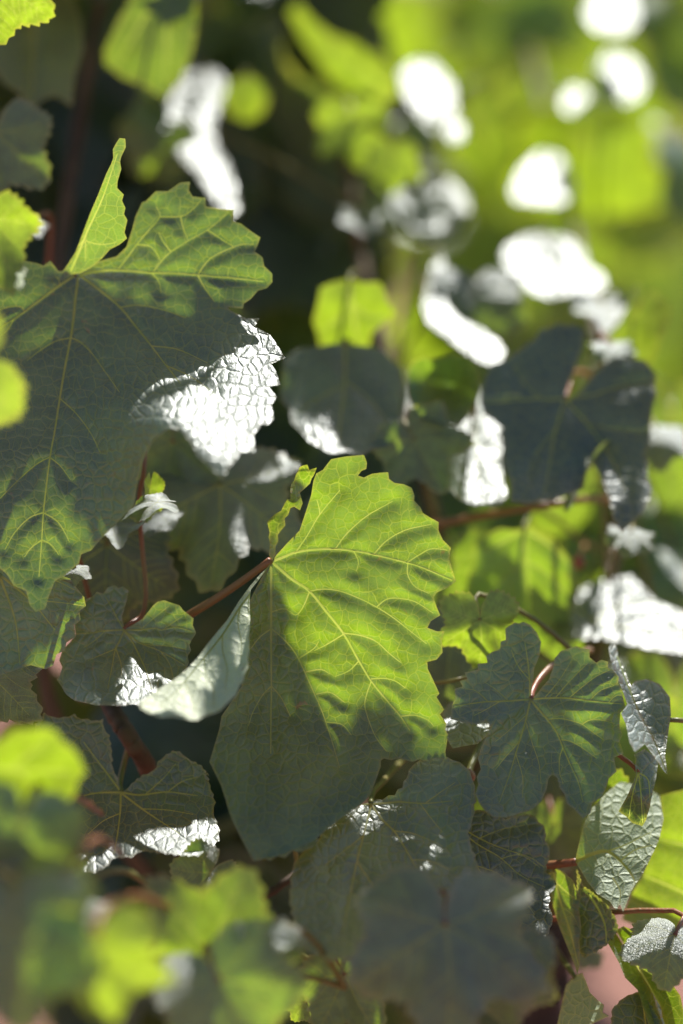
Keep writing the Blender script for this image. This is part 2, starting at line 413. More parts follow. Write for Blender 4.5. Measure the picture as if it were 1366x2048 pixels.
def traced_leaf(key, label, pieces, veins, hub, petiole=None, mat='leaf', name='vine_leaf', step=5.0, group=None, teeth=0):
    """pieces: dicts(poly, ctrl, under); veins: list of (piece index, primary, [side veins])"""
    fs = [tps(p['ctrl']) for p in pieces]
    d0 = fs[0]([hub[0]], [hub[1]])[0]
    org = P3(hub[0], hub[1], FOCUS - d0 / 1000)
    root = mk_empty(name, org); tag(root, label, 'leaf', group)
    def mapper(f, off=0.0):
        return lambda q: P3v(q[:, 0], q[:, 1], FOCUS - (f(q[:, 0], q[:, 1]) + off) / 1000)
    for i, p in enumerate(pieces):
        st = p.get('step', step)
        poly = jag(p['poly'], p.get('teeth', teeth))
        grp = [(gi, a, sd_) for gi, (pi, a, sd_) in enumerate(veins) if pi == i]
        flat = [(gi, 0, a) for gi, a, sd_ in grp] + [(gi, 1, x) for gi, a, sd_ in grp for x in sd_]
        vls = vein_lines(flat, p.get('vscale', 1.0)) if flat else []
        pts, tris, dist = sheet(poly, st, vls)
        vl = [x[2] for x in flat]
        want = -FWD if not p.get('under') else FWD
        res = blade_mesh('blade', pts, tris, mapper(fs[i]), dist, PXM * 100, org, want, veins=vl or None, puff=p.get('puff', 0.0014), puffw=16.0, edgew=5.0, vlines=vls or None, ridge=0.00025)
        me, vms = res if vls else (res, [])
        mk_obj('blade' if i == 0 else p.get('pname', 'folded_lobe'), me, M[p.get('mat', mat)], root)
        vo = {}
        for (gi, order, q, hw), vmesh in zip(vls, vms):
            if vmesh is None: continue
            if order == 0: vo[gi] = mk_obj('vein', vmesh, M['vein'], root)
            else: mk_obj('side_vein', vmesh, M['vein'], vo.get(gi, root))
    if petiole:
        pp, r, pm = petiole
        X = spline([P3(x, y, FOCUS - d / 1000) - org for x, y, d in pp], 16)
        mk_obj('petiole', tubes_mesh('petiole', [(X, np.linspace(r * 0.85, r * 1.1, 16))], 8), M[pm], root)
    LEAVES[key] = (root, fs)
    for i, p in enumerate(pieces): POLYS[(key, i)] = p['poly']
    return root
def jag(poly, amp):
    """small saw teeth along long straight runs of an outline"""
    if not amp: return poly
    out = []; n = len(poly)
    for i in range(n):
        a = np.array(poly[i], float); b_ = np.array(poly[(i + 1) % n], float); L = np.linalg.norm(b_ - a); out.append(tuple(a))
        m = int(L / (amp * 4.5))
        if m < 1: continue
        nn = np.array([b_[1] - a[1], a[0] - b_[0]]) / (L + 1e-9)
        for k in range(m):
            t = (k + 0.75) / (m + 0.3) ; out.append(tuple(a + (b_ - a) * t + nn * amp * rng.uniform(0.6, 1.1)))
            if k < m - 1:
                t = (k + 1.0) / (m + 0.3); out.append(tuple(a + (b_ - a) * t - nn * amp * 0.3))
    return out

# ------------------------------------------------------------------ generated leaves (each variant: own outline, folds and veins)
def outline(seed, teeth=0.045, lobing=1.0):
    r = random.Random(seed)
    j = lambda a: r.uniform(-a, a)
    kp = [(0, 1.0), (27 + j(4), 0.78 - 0.07 * lobing + j(.03)), (55 + j(5), 0.90 + j(.05)), (84 + j(4), 0.70 - 0.05 * lobing + j(.03)),
          (112 + j(5), 0.74 + j(.05)), (140 + j(4), 0.62 + j(.04)), (160, 0.52 + j(.05)), (171, 0.33), (180, 0.03)]
    def side():
        A = [k[0] for k in kp]; R = [k[1] * (1 + r.uniform(-.04, .04)) if 0 < i < len(kp) - 1 else k[1] for i, k in enumerate(kp)]
        out = []
        nt = 20
        for i in range(nt * 3):
            an = 180.0 * i / (nt * 3)
            k = max(q for q in range(len(A)) if A[q] <= an); k = min(k, len(A) - 2)
            t = (an - A[k]) / (A[k + 1] - A[k]); t = t * t * (3 - 2 * t)
            rad = R[k] + (R[k + 1] - R[k]) * t
            fade = 1.0 if an < 150 else max(0, (172 - an) / 22)
            rad += teeth * fade * (-0.5, 0.1, 0.75)[i % 3] * r.uniform(0.7, 1.3)
            out.append((an, rad))
        return out
    R_ = side(); L_ = side(); P = []
    for an, rad in R_: a = math.radians(an); P.append((rad * math.sin(a), rad * math.cos(a)))
    P.append((0.0, -0.03))
    for an, rad in reversed(L_[1:]): a = math.radians(-an); P.append((rad * math.sin(a), rad * math.cos(a)))
    return P
def gen_veins(seed):
    r = random.Random(seed + 91); G = []
    for an, ln in ((0, .93), (55, .80), (-55, .80), (112, .62), (-112, .62)):
        a = math.radians(an); d = np.array([math.sin(a), math.cos(a)]); nn = np.array([d[1], -d[0]]); bow = r.uniform(-.04, .04)
        prim = [tuple(d * ln * t + nn * bow * math.sin(math.pi * t)) for t in np.linspace(0.01, 1, 6)]
        side = []
        for k, t in enumerate((0.28, 0.42, 0.56, 0.70, 0.82)):
            for s in (-1, 1):
                if abs(an) > 100 and s * an > 0 and t < .4: continue
                if t < .35 and abs(an) < 100: 
                    if r.random() < .5: continue
                b0 = d * ln * t + nn * bow * math.sin(math.pi * t); q = (1 - t) * 0.62 + 0.08
                e = b0 + d * q * 0.62 + nn * s * q * 0.62; m = b0 * .5 + e * .5 + nn * s * q * .06
                side.append([tuple(b0), tuple(m), tuple(e)])
        G.append((prim, side))
    return G
def deform_fn(prm):
    fold, droop, ripple, cup, ph, asym = prm
    def f(q):
        x = q[:, 0].copy(); y = q[:, 1].copy(); r = np.hypot(x, y); th = np.arctan2(x, y)
        z = fold * np.abs(x) ** 1.3 * np.where(x > 0, 1 + asym, 1 - asym) + cup * r * r + ripple * r ** 2 * np.sin(4 * th + ph) + 0.5 * ripple * r ** 3 * np.sin(9 * th + 2 * ph)
        # droop: bend progressively along the midrib
        k = droop; Y = np.where(abs(k) > 1e-4, np.sin(k * y) / (k if abs(k) > 1e-4 else 1), y); Zb = -(1 - np.cos(k * y)) / (k if abs(k) > 1e-4 else 1)
        return np.stack([x, Y - z * np.sin(-k * y) * 0.5, Zb + z * np.cos(k * y)], 1)
    return f
VAR = []
def make_variant(seed, prm, step):
    P = outline(seed, lobing=random.Random(seed).uniform(0.2, 1.6))
    f = deform_fn(prm); vg = gen_veins(seed)
    poly = np.array(P); vv = []
    for a, s in vg:
        s = [q for q in s if in_poly(np.array([q[-1]]) * 1.03, poly)[0]]
        vv.append((a, s))
    allv = [v for a, s in vv for v in [a] + s]
    flat = [(gi, 0, a) for gi, (a, s) in enumerate(vv)] + [(gi, 1, x) for gi, (a, s) in enumerate(vv) for x in s]
    vls = vein_lines(flat, 0.62, unit=1 / 240.0)
    pts, tris, dist = sheet(P, step, vls)
    me, vms = blade_mesh('blade', pts, tris, f, dist, 11.0, np.zeros(3), np.array([0, 0, 1.0]), veins=allv, puff=0.012, puffw=0.07, edgew=0.012, vlines=vls, ridge=0.002)
    full = blade_mesh('blade', pts, tris, f, dist, 11.0, np.zeros(3), np.array([0, 0, 1.0]), veins=allv, puff=0.012, puffw=0.07, edgew=0.012)
    vm = []
    for gi in range(len(vv)):
        ms = [m_ for (g2, order, q, hw), m_ in zip(vls, vms) if g2 == gi and m_ is not None]
        V_ = []; F_ = []; N_ = []; U_ = []
        for m_ in ms:
            o_ = len(V_); V_ += [tuple(v.co) for v in m_.vertices]; F_ += [tuple(i + o_ for i in pl.vertices) for pl in m_.polygons]; N_ += [tuple(n_.vector) for n_ in m_.vertex_normals]
            u_ = [None] * len(m_.vertices)
            for lp, ud in zip(m_.loops, m_.uv_layers[0].data): u_[lp.vertex_index] = tuple(ud.uv)
            U_ += u_
        m2 = mesh_from(V_, F_, 'vein'); ul = m2.uv_layers.new(name='UVMap')
        for lp, ud in zip(m2.loops, ul.data): ud.uv = U_[lp.vertex_index]
        m2.materials.append(M['vein']); vm.append((gi, 0, m2))
    return me, vm, full
PRM = [(0.25, 0.5, 0.10, -0.05, 0.3, 0.2), (0.05, 0.9, 0.14, -0.12, 1.7, -0.3), (0.45, 0.3, 0.12, 0.0, 3.0, 0.3), (-0.15, 1.0, 0.10, -0.15, 4.1, 0.1),
       (0.15, -0.3, 0.18, 0.1, 5.0, -0.4), (0.6, 0.6, 0.08, 0.0, 0.9, -0.2), (0.0, 0.4, 0.20, -0.1, 2.4, 0.5), (0.3, 1.3, 0.12, -0.1, 3.7, 0.0)]
for i, p in enumerate(PRM): VAR.append(make_variant(100 + i * 13, p, 0.055))
BLADE_CACHE = {}
def blade_for(var, mat, whole=False):
    if (var, mat, whole) not in BLADE_CACHE:
        me = VAR[var][2 if whole else 0].copy(); me.name = 'blade'; me.materials.clear(); me.materials.append(M[mat]); BLADE_CACHE[(var, mat, whole)] = me
    return BLADE_CACHE[(var, mat, whole)]
CANES = []
def rotmat(rot, tilt, yaw, under):
    # columns: leaf x, leaf y (to the tip), leaf normal, in camera axes
    R0 = np.array([[-1, 0, 0], [0, -1, 0], [0, 0, 1.0]]).T
    def rx(a): c, s = math.cos(a), math.sin(a); return np.array([[1, 0, 0], [0, c, -s], [0, s, c]])
    def ry(a): c, s = math.cos(a), math.sin(a); return np.array([[c, 0, s], [0, 1, 0], [-s, 0, c]])
    def rz(a): c, s = math.cos(a), math.sin(a); return np.array([[c, -s, 0], [s, c, 0], [0, 0, 1]])
    A = R0
    if under: A = A @ ry(math.pi)
    return ry(math.radians(yaw)) @ rx(math.radians(-tilt)) @ rz(math.radians(rot)) @ A
def gen_leaf(label, px, py, Z, size, rot=0, tilt=20, yaw=0, var=0, mat='leaf', under=False, veins=True, group=None, shade=False, petiole=True, pos=None, aspect=1.0, name='vine_leaf', sunny=False):
    """size: hub to tip in photo pixels; rot: 0 hangs down; tilt: tops the face up towards the sky; yaw: turns it sideways"""
    loc = P3(px, py, Z) if pos is None else pos
    sz = size * K * Z
    A = rotmat(rot, tilt, yaw, under)
    Wm = np.stack([c2w(A[:, i]) for i in range(3)], 1)
    root = mk_empty(name, loc); tag(root, label, 'leaf', group)
    root.rotation_euler = Matrix(Wm.tolist()).to_euler(); root.scale = (sz * aspect, sz, sz)
    mk_obj('blade', blade_for(var, mat, not veins), None, root)
    if veins:
        vo = {}
        for gi, order, vmesh in VAR[var][1]:
            if order == 0: vo[gi] = mk_obj('vein', vmesh, None, root)
            else: mk_obj('side_vein', vmesh, None, vo.get(gi, root))
    if petiole and px > -8 and py > -30 and px < 1370:
        # curved stalk running back to the nearest cane (or inward)
        best = None
        ytip = Wm[:, 1]; nrm = Wm[:, 2]; Zl = (loc - np.array([0, 0, CAM_Z])) @ FWD
        for c in CANES:
            zc = (c - np.array([0, 0, CAM_Z])) @ FWD; dd = np.linalg.norm(c - loc, axis=1) + np.where(zc < Zl + 0.02, 1.0, 0.0); i = dd.argmin()
            if best is None or dd[i] < best[0]: best = (dd[i], c[i])
        out = loc + FWD * 0.014 - ytip * 0.012
        if best[0] < 0.14: end = best[1]
        else: end = loc - ytip * 0.03 + FWD * 0.09 + np.array([rng.uniform(-.02, .02), 0, -0.03])
        X = spline([loc, out, (out + end) / 2 + np.array([0, 0, 0.006]), end], 10)
        inv = np.linalg.inv(Wm @ np.diag([sz * aspect, sz, sz])); Xl = (X - loc) @ inv.T
        mk_obj('petiole', tubes_mesh('petiole', [(Xl, np.linspace(0.0011, 0.0014, 10) / sz)], 6), M['petiole' if rng.random() < .6 else 'petiole_red'], root)
    if sunny or veins and not shade and pos is None and (mat in ('young', 'main') or tilt > 38): SUNNY.append((root, Z, [loc + Wm[:, 1] * sz * a_ + Wm[:, 0] * sz * b_ for a_ in np.arange(-0.2, 0.9, 0.11) for b_ in np.arange(-0.6, 0.61, 0.12)]))
    if shade:
        shade_caster(loc - 0 * SUN + Wm[:, 1] * sz * 0.35, sz * 1.2, Wm, label)
    return root
def exit_t(pts, tmin=0.05, margin=40, tmax=1.2):
    t = tmin
    while t < tmax:
        q = [proj(p + SUN * t) for p in pts]
        if all(b_ < -margin or a < -margin or a > 1366 + margin for a, b_, c in q): return t
        t += 0.02
    return t
def shade_caster(centre, rad, Wm, what):
    """an unseen leaf added beyond the frame, between the sun and the leaf it shades"""
    u = np.cross(SUN, RGT); u /= np.linalg.norm(u); v = np.cross(SUN, u)
    ring = [centre + rad * (math.cos(a) * u + math.sin(a) * v) for a in np.linspace(0, 6.28, 8)]
    t = exit_t(ring)
    p = centre + SUN * t
    nv = rng.randrange(8); s = rad * 1.15
    W2 = np.stack([u, v, -np.cross(v, u)], 1)
    W2 = np.stack([u, v, np.cross(u, v)], 1)
    root = mk_empty('vine_leaf', p - v * s * 0.2); tag(root, OVER_LABEL, 'leaf', OVER_GROUP)
    root.rotation_euler = Matrix(W2.tolist()).to_euler(); root.scale = (s, s, s)
    mk_obj('blade', blade_for(nv, 'dark', True), None, root)
    SHADE_CASTERS.append(root)
OVER_LABEL = 'unseen leaf sheet added overhead to shade the leaves in view'; OVER_GROUP = 'unseen added shade casters'  # for unseen leaf sheets, added only to block the sun
def shadow_caster(key, poly, piece=0, tmin=0.05, t=None):
    """unseen sheet, added and shaped to shadow the given patch of a traced leaf"""
    f = LEAVES[key][1][piece]
    SHADOWS.setdefault((key, piece), []).append(list(poly))
    poly = jag(poly, 5)
    pts, tris, dist = sheet(poly, 14)
    V = P3v(pts[:, 0], pts[:, 1], FOCUS - f(pts[:, 0], pts[:, 1]) / 1000)
    if t is None: t = exit_t(list(V[::7]), tmin)
    W_ = V + SUN * t; org = W_.mean(0)
    root = mk_empty('vine_leaf', org); tag(root, OVER_LABEL, 'leaf', OVER_GROUP)
    me = blade_mesh('blade', pts, tris, lambda q: W_, dist, PXM * 100, org, SUN, edgew=6.0)
    mk_obj('blade', me, M['dark'], root)
    SHADE_CASTERS.append(root); CUSTOM[root.name] = PRIO.get(key, 9)

# ------------------------------------------------------------------ the setting: red soil, trunk and canes
g = 80.0
gm = mesh_from([(-g, -g, 0), (g, -g, 0), (g, g, 0), (-g, g, 0)], [(0, 1, 2, 3)], 'ground')
gr = mk_obj('ground', gm, M['soil']); gr['kind'] = 'structure'

def cane(label, pts, r0, r1, mat='cane', name='vine_cane', attach=True, nodes=True):
    """woody shoot with swollen nodes"""
    W_ = [P3(*p) if p[2] < 9 else p for p in pts]
    X = spline(W_, 14 * (len(pts) - 1) + 2); n = len(X); R = np.linspace(r0, r1, n)
    if nodes:
        for k in range(5, n, 11):
            for o, s in ((-1, 1.12), (0, 1.35), (1, 1.12)):
                if 0 <= k + o < n: R[k + o] *= s
    X = X + nrg.normal(0, r0 * 0.05, X.shape)
    root = mk_empty(name, X[0]); tag(root, label, 'vine cane', 'woody vine canes')
    mk_obj('stem', tubes_mesh('stem', [(X - X[0], R)], 10), M[mat], root)
    if attach: CANES.append(X)
    return root
cane('brown ribbed cane rising behind the dark rough leaf with sunlit lower edge', [(180, 1330, 1.13), (225, 1420, 1.10), (262, 1480, 1.085), (300, 1545, 1.10), (360, 1680, 1.17), (420, 1900, 1.25)], 0.0040, 0.0044, nodes=False)
cane('thin brown cane climbing behind the big broad leaf', [(420, 1900, 1.25), (130, 1500, 1.20), (70, 1000, 1.20), (120, 500, 1.26), (210, -60, 1.33)], 0.004, 0.003)
cane('slender cane climbing through the blurred middle leaves', [(1085, 2060, 1.2), (1000, 1500, 1.22), (860, 1000, 1.26), (720, 500, 1.36), (660, -40, 1.5)], 0.004, 0.003)
cane('slender cane climbing on the sunlit thicket side', [(1085, 2060, 1.2), (1170, 1400, 1.17), (1240, 1000, 1.26), (1180, 600, 1.4), (1060, 100, 1.7)], 0.004, 0.003)
cane('thin reddish side shoot under the small white patched leaf', [(520, 1800, 1.09), (600, 1745, 1.10), (700, 1690, 1.13), (1000, 1500, 1.22)], 0.0016, 0.0022)
cane('short brown shoot under the grey drooping leaf', [(690, 1975, 1.06), (740, 1945, 1.07), (800, 1915, 1.10), (1010, 1800, 1.2)], 0.0022, 0.0026)
tb = P3(1085, 2060, 1.2); tg = np.array([tb[0] + 0.02, tb[1] + 0.03, -0.02])
X = spline([P3(1118, 1760, 1.21), P3(1105, 1850, 1.19), P3(1090, 1960, 1.19), tb, (tb + tg) / 2 + np.array([0.02, 0, 0]), tg], 50)
R = np.linspace(0.007, 0.016, 50) * (1 + 0.12 * np.sin(np.arange(50) * 1.3))
tr = mk_empty('grapevine', tg); tag(tr, 'dark gnarled vine trunk rising from the red soil', 'grapevine')
mk_obj('stem', tubes_mesh('stem', [(X - tg, R)], 12), M['trunk'], tr)
for k in range(7):      # shaggy strips of bark
    i0 = rng.randrange(2, 30); a = rng.uniform(0, 6.28); seg = X[i0:i0 + 14] + np.array([math.cos(a), math.sin(a), 0]) * R[i0:i0 + 14, None] * 0.95
    mk_obj('bark_strip', tubes_mesh('bark_strip', [(seg - tg, np.full(len(seg), 0.0022))], 5), M['trunk'], tr)

# ------------------------------------------------------------------ leaves traced one by one
A = zx(300, 880, 2.1344)
main_poly = A([(520, 520), (540, 490), (585, 440), (640, 385), (665, 310), (690, 230), (700, 170), (712, 140), (740, 125), (775, 80), (800, 75), (840, 68), (880, 65), (915, 62), (928, 95), (925, 122), (905, 130), (890, 150), (915, 158), (950, 142), (985, 138), (1018, 136), (1022, 165), (1045, 182), (1085, 188), (1118, 203), (1130, 235), (1128, 258), (1155, 285), (1165, 310), (1195, 330), (1232, 350), (1232, 385), (1250, 425), (1284, 460), (1278, 510), (1290, 550), (1307, 603), (1270, 630), (1225, 650), (1210, 670), (1225, 715), (1240, 748), (1200, 772), (1185, 800), (1225, 815), (1258, 815), (1246, 850), (1250, 905), (1225, 935), (1185, 945), (1188, 975), (1205, 1010), (1237, 1080), (1225, 1095), (1257, 1150), (1240, 1170), (1267, 1210), (1262, 1235), (1274, 1260), (1268, 1300), (1262, 1335), (1268, 1365), (1220, 1360), (1180, 1372), (1150, 1366), (1120, 1377), (1065, 1362), (1030, 1370), (1000, 1362), (985, 1372), (985, 1400), (965, 1450), (940, 1520), (900, 1560), (840, 1600), (760, 1660), (690, 1720), (600, 1760), (530, 1785), (490, 1795), (440, 1800), (415, 1760), (385, 1700), (360, 1650), (335, 1590), (322, 1545), (300, 1480), (270, 1420), (250, 1380), (270, 1310), (290, 1240), (300, 1180), (340, 1120), (385, 1050), (360, 900), (390, 760), (430, 660), (470, 590)])
main_ctrl = [(543, 1122, 0), (905, 1162, 13), (720, 915, 13), (640, 1050, 4), (850, 1030, 14), (890, 1290, 12), (890, 1500, 11), (780, 1280, 9), (660, 1220, 7), (640, 1380, 3), (740, 1480, 6), (542, 1250, -3), (541, 1380, 2), (540, 1500, 14), (545, 1640, 36), (430, 1540, 26), (520, 1715, 44), (700, 1620, 24), (480, 1220, 9), (440, 1300, 15), (440, 1430, 14)]
flap_poly = A([(515, 530), (470, 575), (430, 622), (380, 690), (330, 770), (290, 820), (250, 870), (205, 930), (160, 980), (110, 1025), (60, 1060), (0, 1100), (-40, 1130), (-40, 1160), (0, 1182), (50, 1200), (100, 1195), (150, 1203), (205, 1200), (250, 1185), (300, 1165), (340, 1130), (370, 1100), (385, 1062), (400, 1040), (408, 1010), (422, 980), (420, 940), (427, 900), (424, 850), (430, 800), (425, 700), (430, 640), (470, 590)])
flap_ctrl = [(541, 1128, 2), (480, 1200, 14), (450, 1240, 20), (410, 1300, 30), (350, 1365, 44), (285, 1410, 56), (300, 1435, 66), (350, 1440, 70), (400, 1440, 70), (440, 1420, 62), (480, 1370, 48), (497, 1310, 36), (500, 1220, 18)]
sliver_poly = A([(520, 520), (508, 490), (512, 440), (506, 415), (511, 395), (500, 350), (518, 330), (535, 315), (560, 302), (572, 275), (585, 255), (600, 250), (598, 215), (602, 190), (615, 172), (622, 150), (640, 115), (655, 108), (672, 105), (680, 128), (712, 118), (700, 150), (690, 165), (683, 185), (668, 200), (652, 215), (640, 225), (645, 245), (652, 270), (640, 300), (615, 285), (600, 290), (590, 320), (575, 335), (578, 365), (560, 385), (545, 405), (548, 430), (536, 455), (535, 490)])
sliver_ctrl = [(543, 1122, 0), (540, 1060, 4), (550, 1040, 12), (570, 1030, 2), (590, 1000, 12), (600, 960, 2), (625, 940, 14), (605, 1010, -4)]
main_veins = [
    (0, A([(520, 518), (570, 500), (620, 480), (700, 468), (790, 466), (880, 475), (950, 488), (1050, 512), (1150, 540), (1290, 598)]),
     [A([(620, 482), (670, 410), (725, 318), (810, 215)]), A([(725, 318), (722, 290), (712, 255)]), A([(790, 466), (840, 400), (925, 325), (1035, 262)]), A([(955, 488), (1010, 430), (1090, 385), (1200, 360)]), A([(1095, 525), (1150, 490), (1200, 465), (1270, 470)]), A([(1100, 530), (1100, 575), (1130, 625), (1190, 655)]), A([(870, 475), (890, 520), (880, 560)])]),
    (0, A([(520, 520), (600, 590), (680, 645), (750, 730), (825, 825), (890, 940), (945, 1030), (1010, 1110), (1070, 1180), (1110, 1240)]),
     [A([(683, 645), (740, 637), (810, 645), (890, 675), (965, 712), (1040, 760), (1110, 815), (1180, 870)]), A([(968, 712), (1010, 680), (1060, 676), (1130, 690), (1210, 740)]), A([(830, 825), (900, 835), (965, 860), (1020, 910), (1070, 950)]), A([(945, 1020), (1000, 1018), (1050, 1030), (1090, 1060)]), A([(945, 1030), (925, 1085), (917, 1135), (935, 1200), (965, 1270), (1010, 1330)]), A([(1070, 1180), (1130, 1175), (1185, 1195), (1210, 1220)]), A([(680, 650), (660, 700), (630, 745), (600, 740)]), A([(825, 830), (760, 870), (700, 900)]), A([(890, 945), (850, 985), (790, 1010)])]),
    (0, A([(517, 525), (517, 660), (517, 800), (517, 930), (518, 1050), (516, 1200), (515, 1340)]),
     [A([(518, 805), (570, 850), (620, 910), (660, 990), (700, 1080), (735, 1160), (765, 1250), (790, 1330), (810, 1400)]), A([(512, 810), (470, 840), (430, 890)]), A([(518, 1050), (480, 1090), (440, 1160), (420, 1220)]), A([(518, 1050), (560, 1100), (600, 1180)]), A([(710, 1085), (770, 1078), (830, 1120)]), A([(755, 1205), (820, 1215), (860, 1260)]), A([(640, 930), (700, 890), (720, 860)]), A([(665, 990), (730, 980), (770, 1000)]), A([(517, 735), (570, 720), (610, 740)])]),
    (1, A([(505, 545), (440, 640), (380, 720), (310, 830), (230, 930), (120, 1060), (40, 1130)]), [A([(385, 715), (375, 780), (390, 860), (385, 950)]), A([(310, 830), (310, 900), (330, 980), (320, 1060)]), A([(230, 930), (240, 1000), (270, 1060), (270, 1140)]), A([(150, 1025), (170, 1080), (190, 1130), (190, 1180)]), A([(440, 640), (420, 690), (420, 740)])]),
]
traced_leaf('main', 'large bright green backlit vine leaf on a red stalk, its edge folded over pale', [dict(poly=main_poly, ctrl=main_ctrl, step=4.0, teeth=0), dict(poly=flap_poly, ctrl=flap_ctrl, under=True, pname='folded_lobe', puff=-0.0016), dict(poly=sliver_poly, ctrl=sliver_ctrl, pname='curled_lobe', puff=0)], main_veins, (543, 1122), petiole=([(541, 1120, 1), (515, 1140, -2), (470, 1172, -8), (420, 1205, -14), (365, 1240, -20), (300, 1300, -30), (225, 1420, -40)], 0.0019, 'petiole_red'), mat='main')
shadow_caster('main', [(440, 1090), (545, 1118), (572, 1190), (585, 1265), (615, 1330), (640, 1400), (668, 1460), (700, 1440), (725, 1405), (765, 1400), (800, 1412), (845, 1450), (865, 1520), (800, 1580), (770, 1780), (420, 1790), (400, 1500), (400, 1300)])

shadow_caster('main', [(412, 1280), (480, 1180), (530, 1150), (530, 1480), (405, 1480), (402, 1380)], piece=1)
B = zx(0, 250, 2.0484)
b_poly = B([(300, 606), (360, 580), (410, 560), (480, 540), (520, 500), (545, 430), (558, 380), (585, 320), (600, 315), (640, 275), (690, 275), (740, 240), (780, 236), (775, 270), (790, 295), (842, 298), (845, 335), (900, 345), (957, 348), (955, 395), (990, 408), (1030, 438), (1068, 463), (1045, 520), (1078, 545), (1085, 580), (1118, 612), (1118, 645), (1095, 670), (1060, 680), (1030, 715), (1000, 735), (995, 757), (930, 752), (945, 768), (1005, 800), (1067, 798), (1045, 835), (1108, 870), (1130, 900), (1170, 965), (1110, 990), (1130, 1020), (1147, 1075), (1100, 1085), (1132, 1125), (1110, 1160), (1120, 1215), (1095, 1240), (1065, 1235), (1060, 1255), (1035, 1280), (1042, 1350), (1000, 1350), (985, 1345), (960, 1390), (940, 1405), (915, 1460), (880, 1430), (850, 1395), (815, 1370), (790, 1320), (760, 1280), (735, 1258), (700, 1250), (640, 1290), (595, 1380), (575, 1470), (560, 1560), (480, 1640), (440, 1680), (380, 1745), (340, 1760), (330, 1800), (265, 1850), (230, 1870), (205, 1930), (190, 1985), (150, 1997), (125, 1970), (110, 1910), (60, 1890), (30, 1840), (0, 1815), (-60, 1750), (-110, 1600), (-150, 1400), (-160, 1100), (-130, 900), (-60, 700), (0, 640), (60, 600), (90, 558), (150, 570), (180, 580), (207, 560), (240, 600)])
b_ctrl = [(x, y, d - 18) for x, y, d in [(155, 548, -6), (250, 535, -5), (540, 562, 5), (370, 370, -4), (320, 470, -2), (470, 450, -1), (300, 660, 6), (440, 640, 8), (500, 650, 7), (230, 660, 3), (500, 700, 22), (550, 730, 29), (480, 760, 42), (400, 760, 38), (400, 800, 57), (320, 840, 70), (440, 850, 71), (530, 810, 54), (450, 945, 98), (400, 910, 91), (145, 680, 3), (60, 650, 2), (110, 800, 14), (230, 850, 36), (300, 770, 32), (100, 930, 26), (200, 1000, 40), (85, 1050, 34), (80, 1210, 38), (160, 1110, 38), (0, 1100, 34), (-40, 850, 18), (0, 620, 0), (280, 950, 60)]]
bs_poly = B([(245, 606), (265, 590), (310, 520), (340, 440), (370, 360), (400, 290), (435, 200), (455, 160), (464, 135), (462, 100), (475, 75), (490, 53), (513, 56), (516, 90), (497, 130), (492, 150), (497, 180), (482, 230), (480, 258), (507, 285), (500, 310), (514, 340), (508, 365), (522, 390), (510, 440), (520, 465), (490, 490), (450, 510), (420, 545), (380, 580), (330, 608), (290, 613)])
bs_ctrl = [(x, y, d - 18) for x, y, d in [(140, 545, -5), (240, 280, 22), (250, 470, 14), (205, 360, 16), (180, 500, 2), (220, 480, 8)]]
b_veins = [
    (0, B([(330, 614), (400, 600), (480, 595), (620, 605), (720, 608), (810, 615), (930, 625), (1080, 640)]),
     [B([(480, 597), (520, 545), (560, 490), (610, 430), (655, 375), (640, 335)]), B([(625, 605), (660, 560), (700, 520), (770, 475), (850, 430), (930, 365)]), B([(810, 615), (840, 570), (880, 535), (980, 492), (1040, 490)]), B([(655, 375), (740, 375), (790, 345), (825, 305)]), B([(620, 605), (650, 640), (660, 690)]), B([(810, 615), (840, 670), (880, 725)]), B([(560, 490), (620, 500), (660, 560)]), B([(700, 520), (670, 480), (650, 440)]), B([(850, 430), (910, 470), (960, 500)]), B([(740, 375), (750, 420), (770, 470)])]),
    (0, B([(330, 618), (400, 670), (490, 745), (560, 830), (620, 905), (680, 985), (740, 1060)]), [B([(490, 748), (560, 738), (660, 755), (760, 790)]), B([(620, 905), (730, 920), (850, 975)]), B([(680, 985), (780, 1030), (880, 1100)])]),
    (0, B([(320, 625), (308, 720), (300, 800), (290, 870), (265, 1000), (245, 1120), (225, 1250), (205, 1360), (190, 1480), (178, 1590), (170, 1720), (160, 1850)]),
     [B([(292, 872), (330, 890), (380, 940), (430, 1010), (490, 1095)]), B([(290, 872), (230, 885), (170, 920), (110, 965)]), B([(245, 1120), (310, 1180), (370, 1260), (412, 1345)]), B([(205, 1360), (150, 1390), (80, 1450), (0, 1530)]), B([(205, 1362), (250, 1400), (290, 1455)]), B([(178, 1588), (120, 1610), (60, 1670), (20, 1740)]), B([(178, 1588), (230, 1620), (260, 1660), (285, 1710)]), B([(172, 1700), (210, 1720), (240, 1760)]), B([(172, 1700), (130, 1730), (100, 1770)])]),
    (0, B([(305, 618), (240, 660), (180, 705), (100, 765), (0, 832), (-90, 890)]), [B([(100, 765), (85, 745), (40, 745), (-20, 765)]), B([(240, 660), (245, 640), (230, 622)]), B([(60, 790), (30, 840), (-10, 870)])]),
    (1, B([(290, 600), (345, 470), (360, 430), (420, 300), (480, 120)]), [B([(345, 468), (365, 480), (420, 490), (480, 480)]), B([(345, 468), (310, 510)]), B([(350, 480), (350, 560)])]),
]
traced_leaf('big', 'broad puckered leaf with a raised curled lobe, half dark grey green, half glaring white', [dict(poly=b_poly, ctrl=b_ctrl, step=4.6), dict(poly=bs_poly, ctrl=bs_ctrl, under=True, pname='curled_lobe', puff=0)], b_veins, (155, 548), petiole=([(155, 550, -24), (140, 556, -30), (110, 600, -40), (85, 700, -90), (72, 900, -140)], 0.0019, 'petiole'))
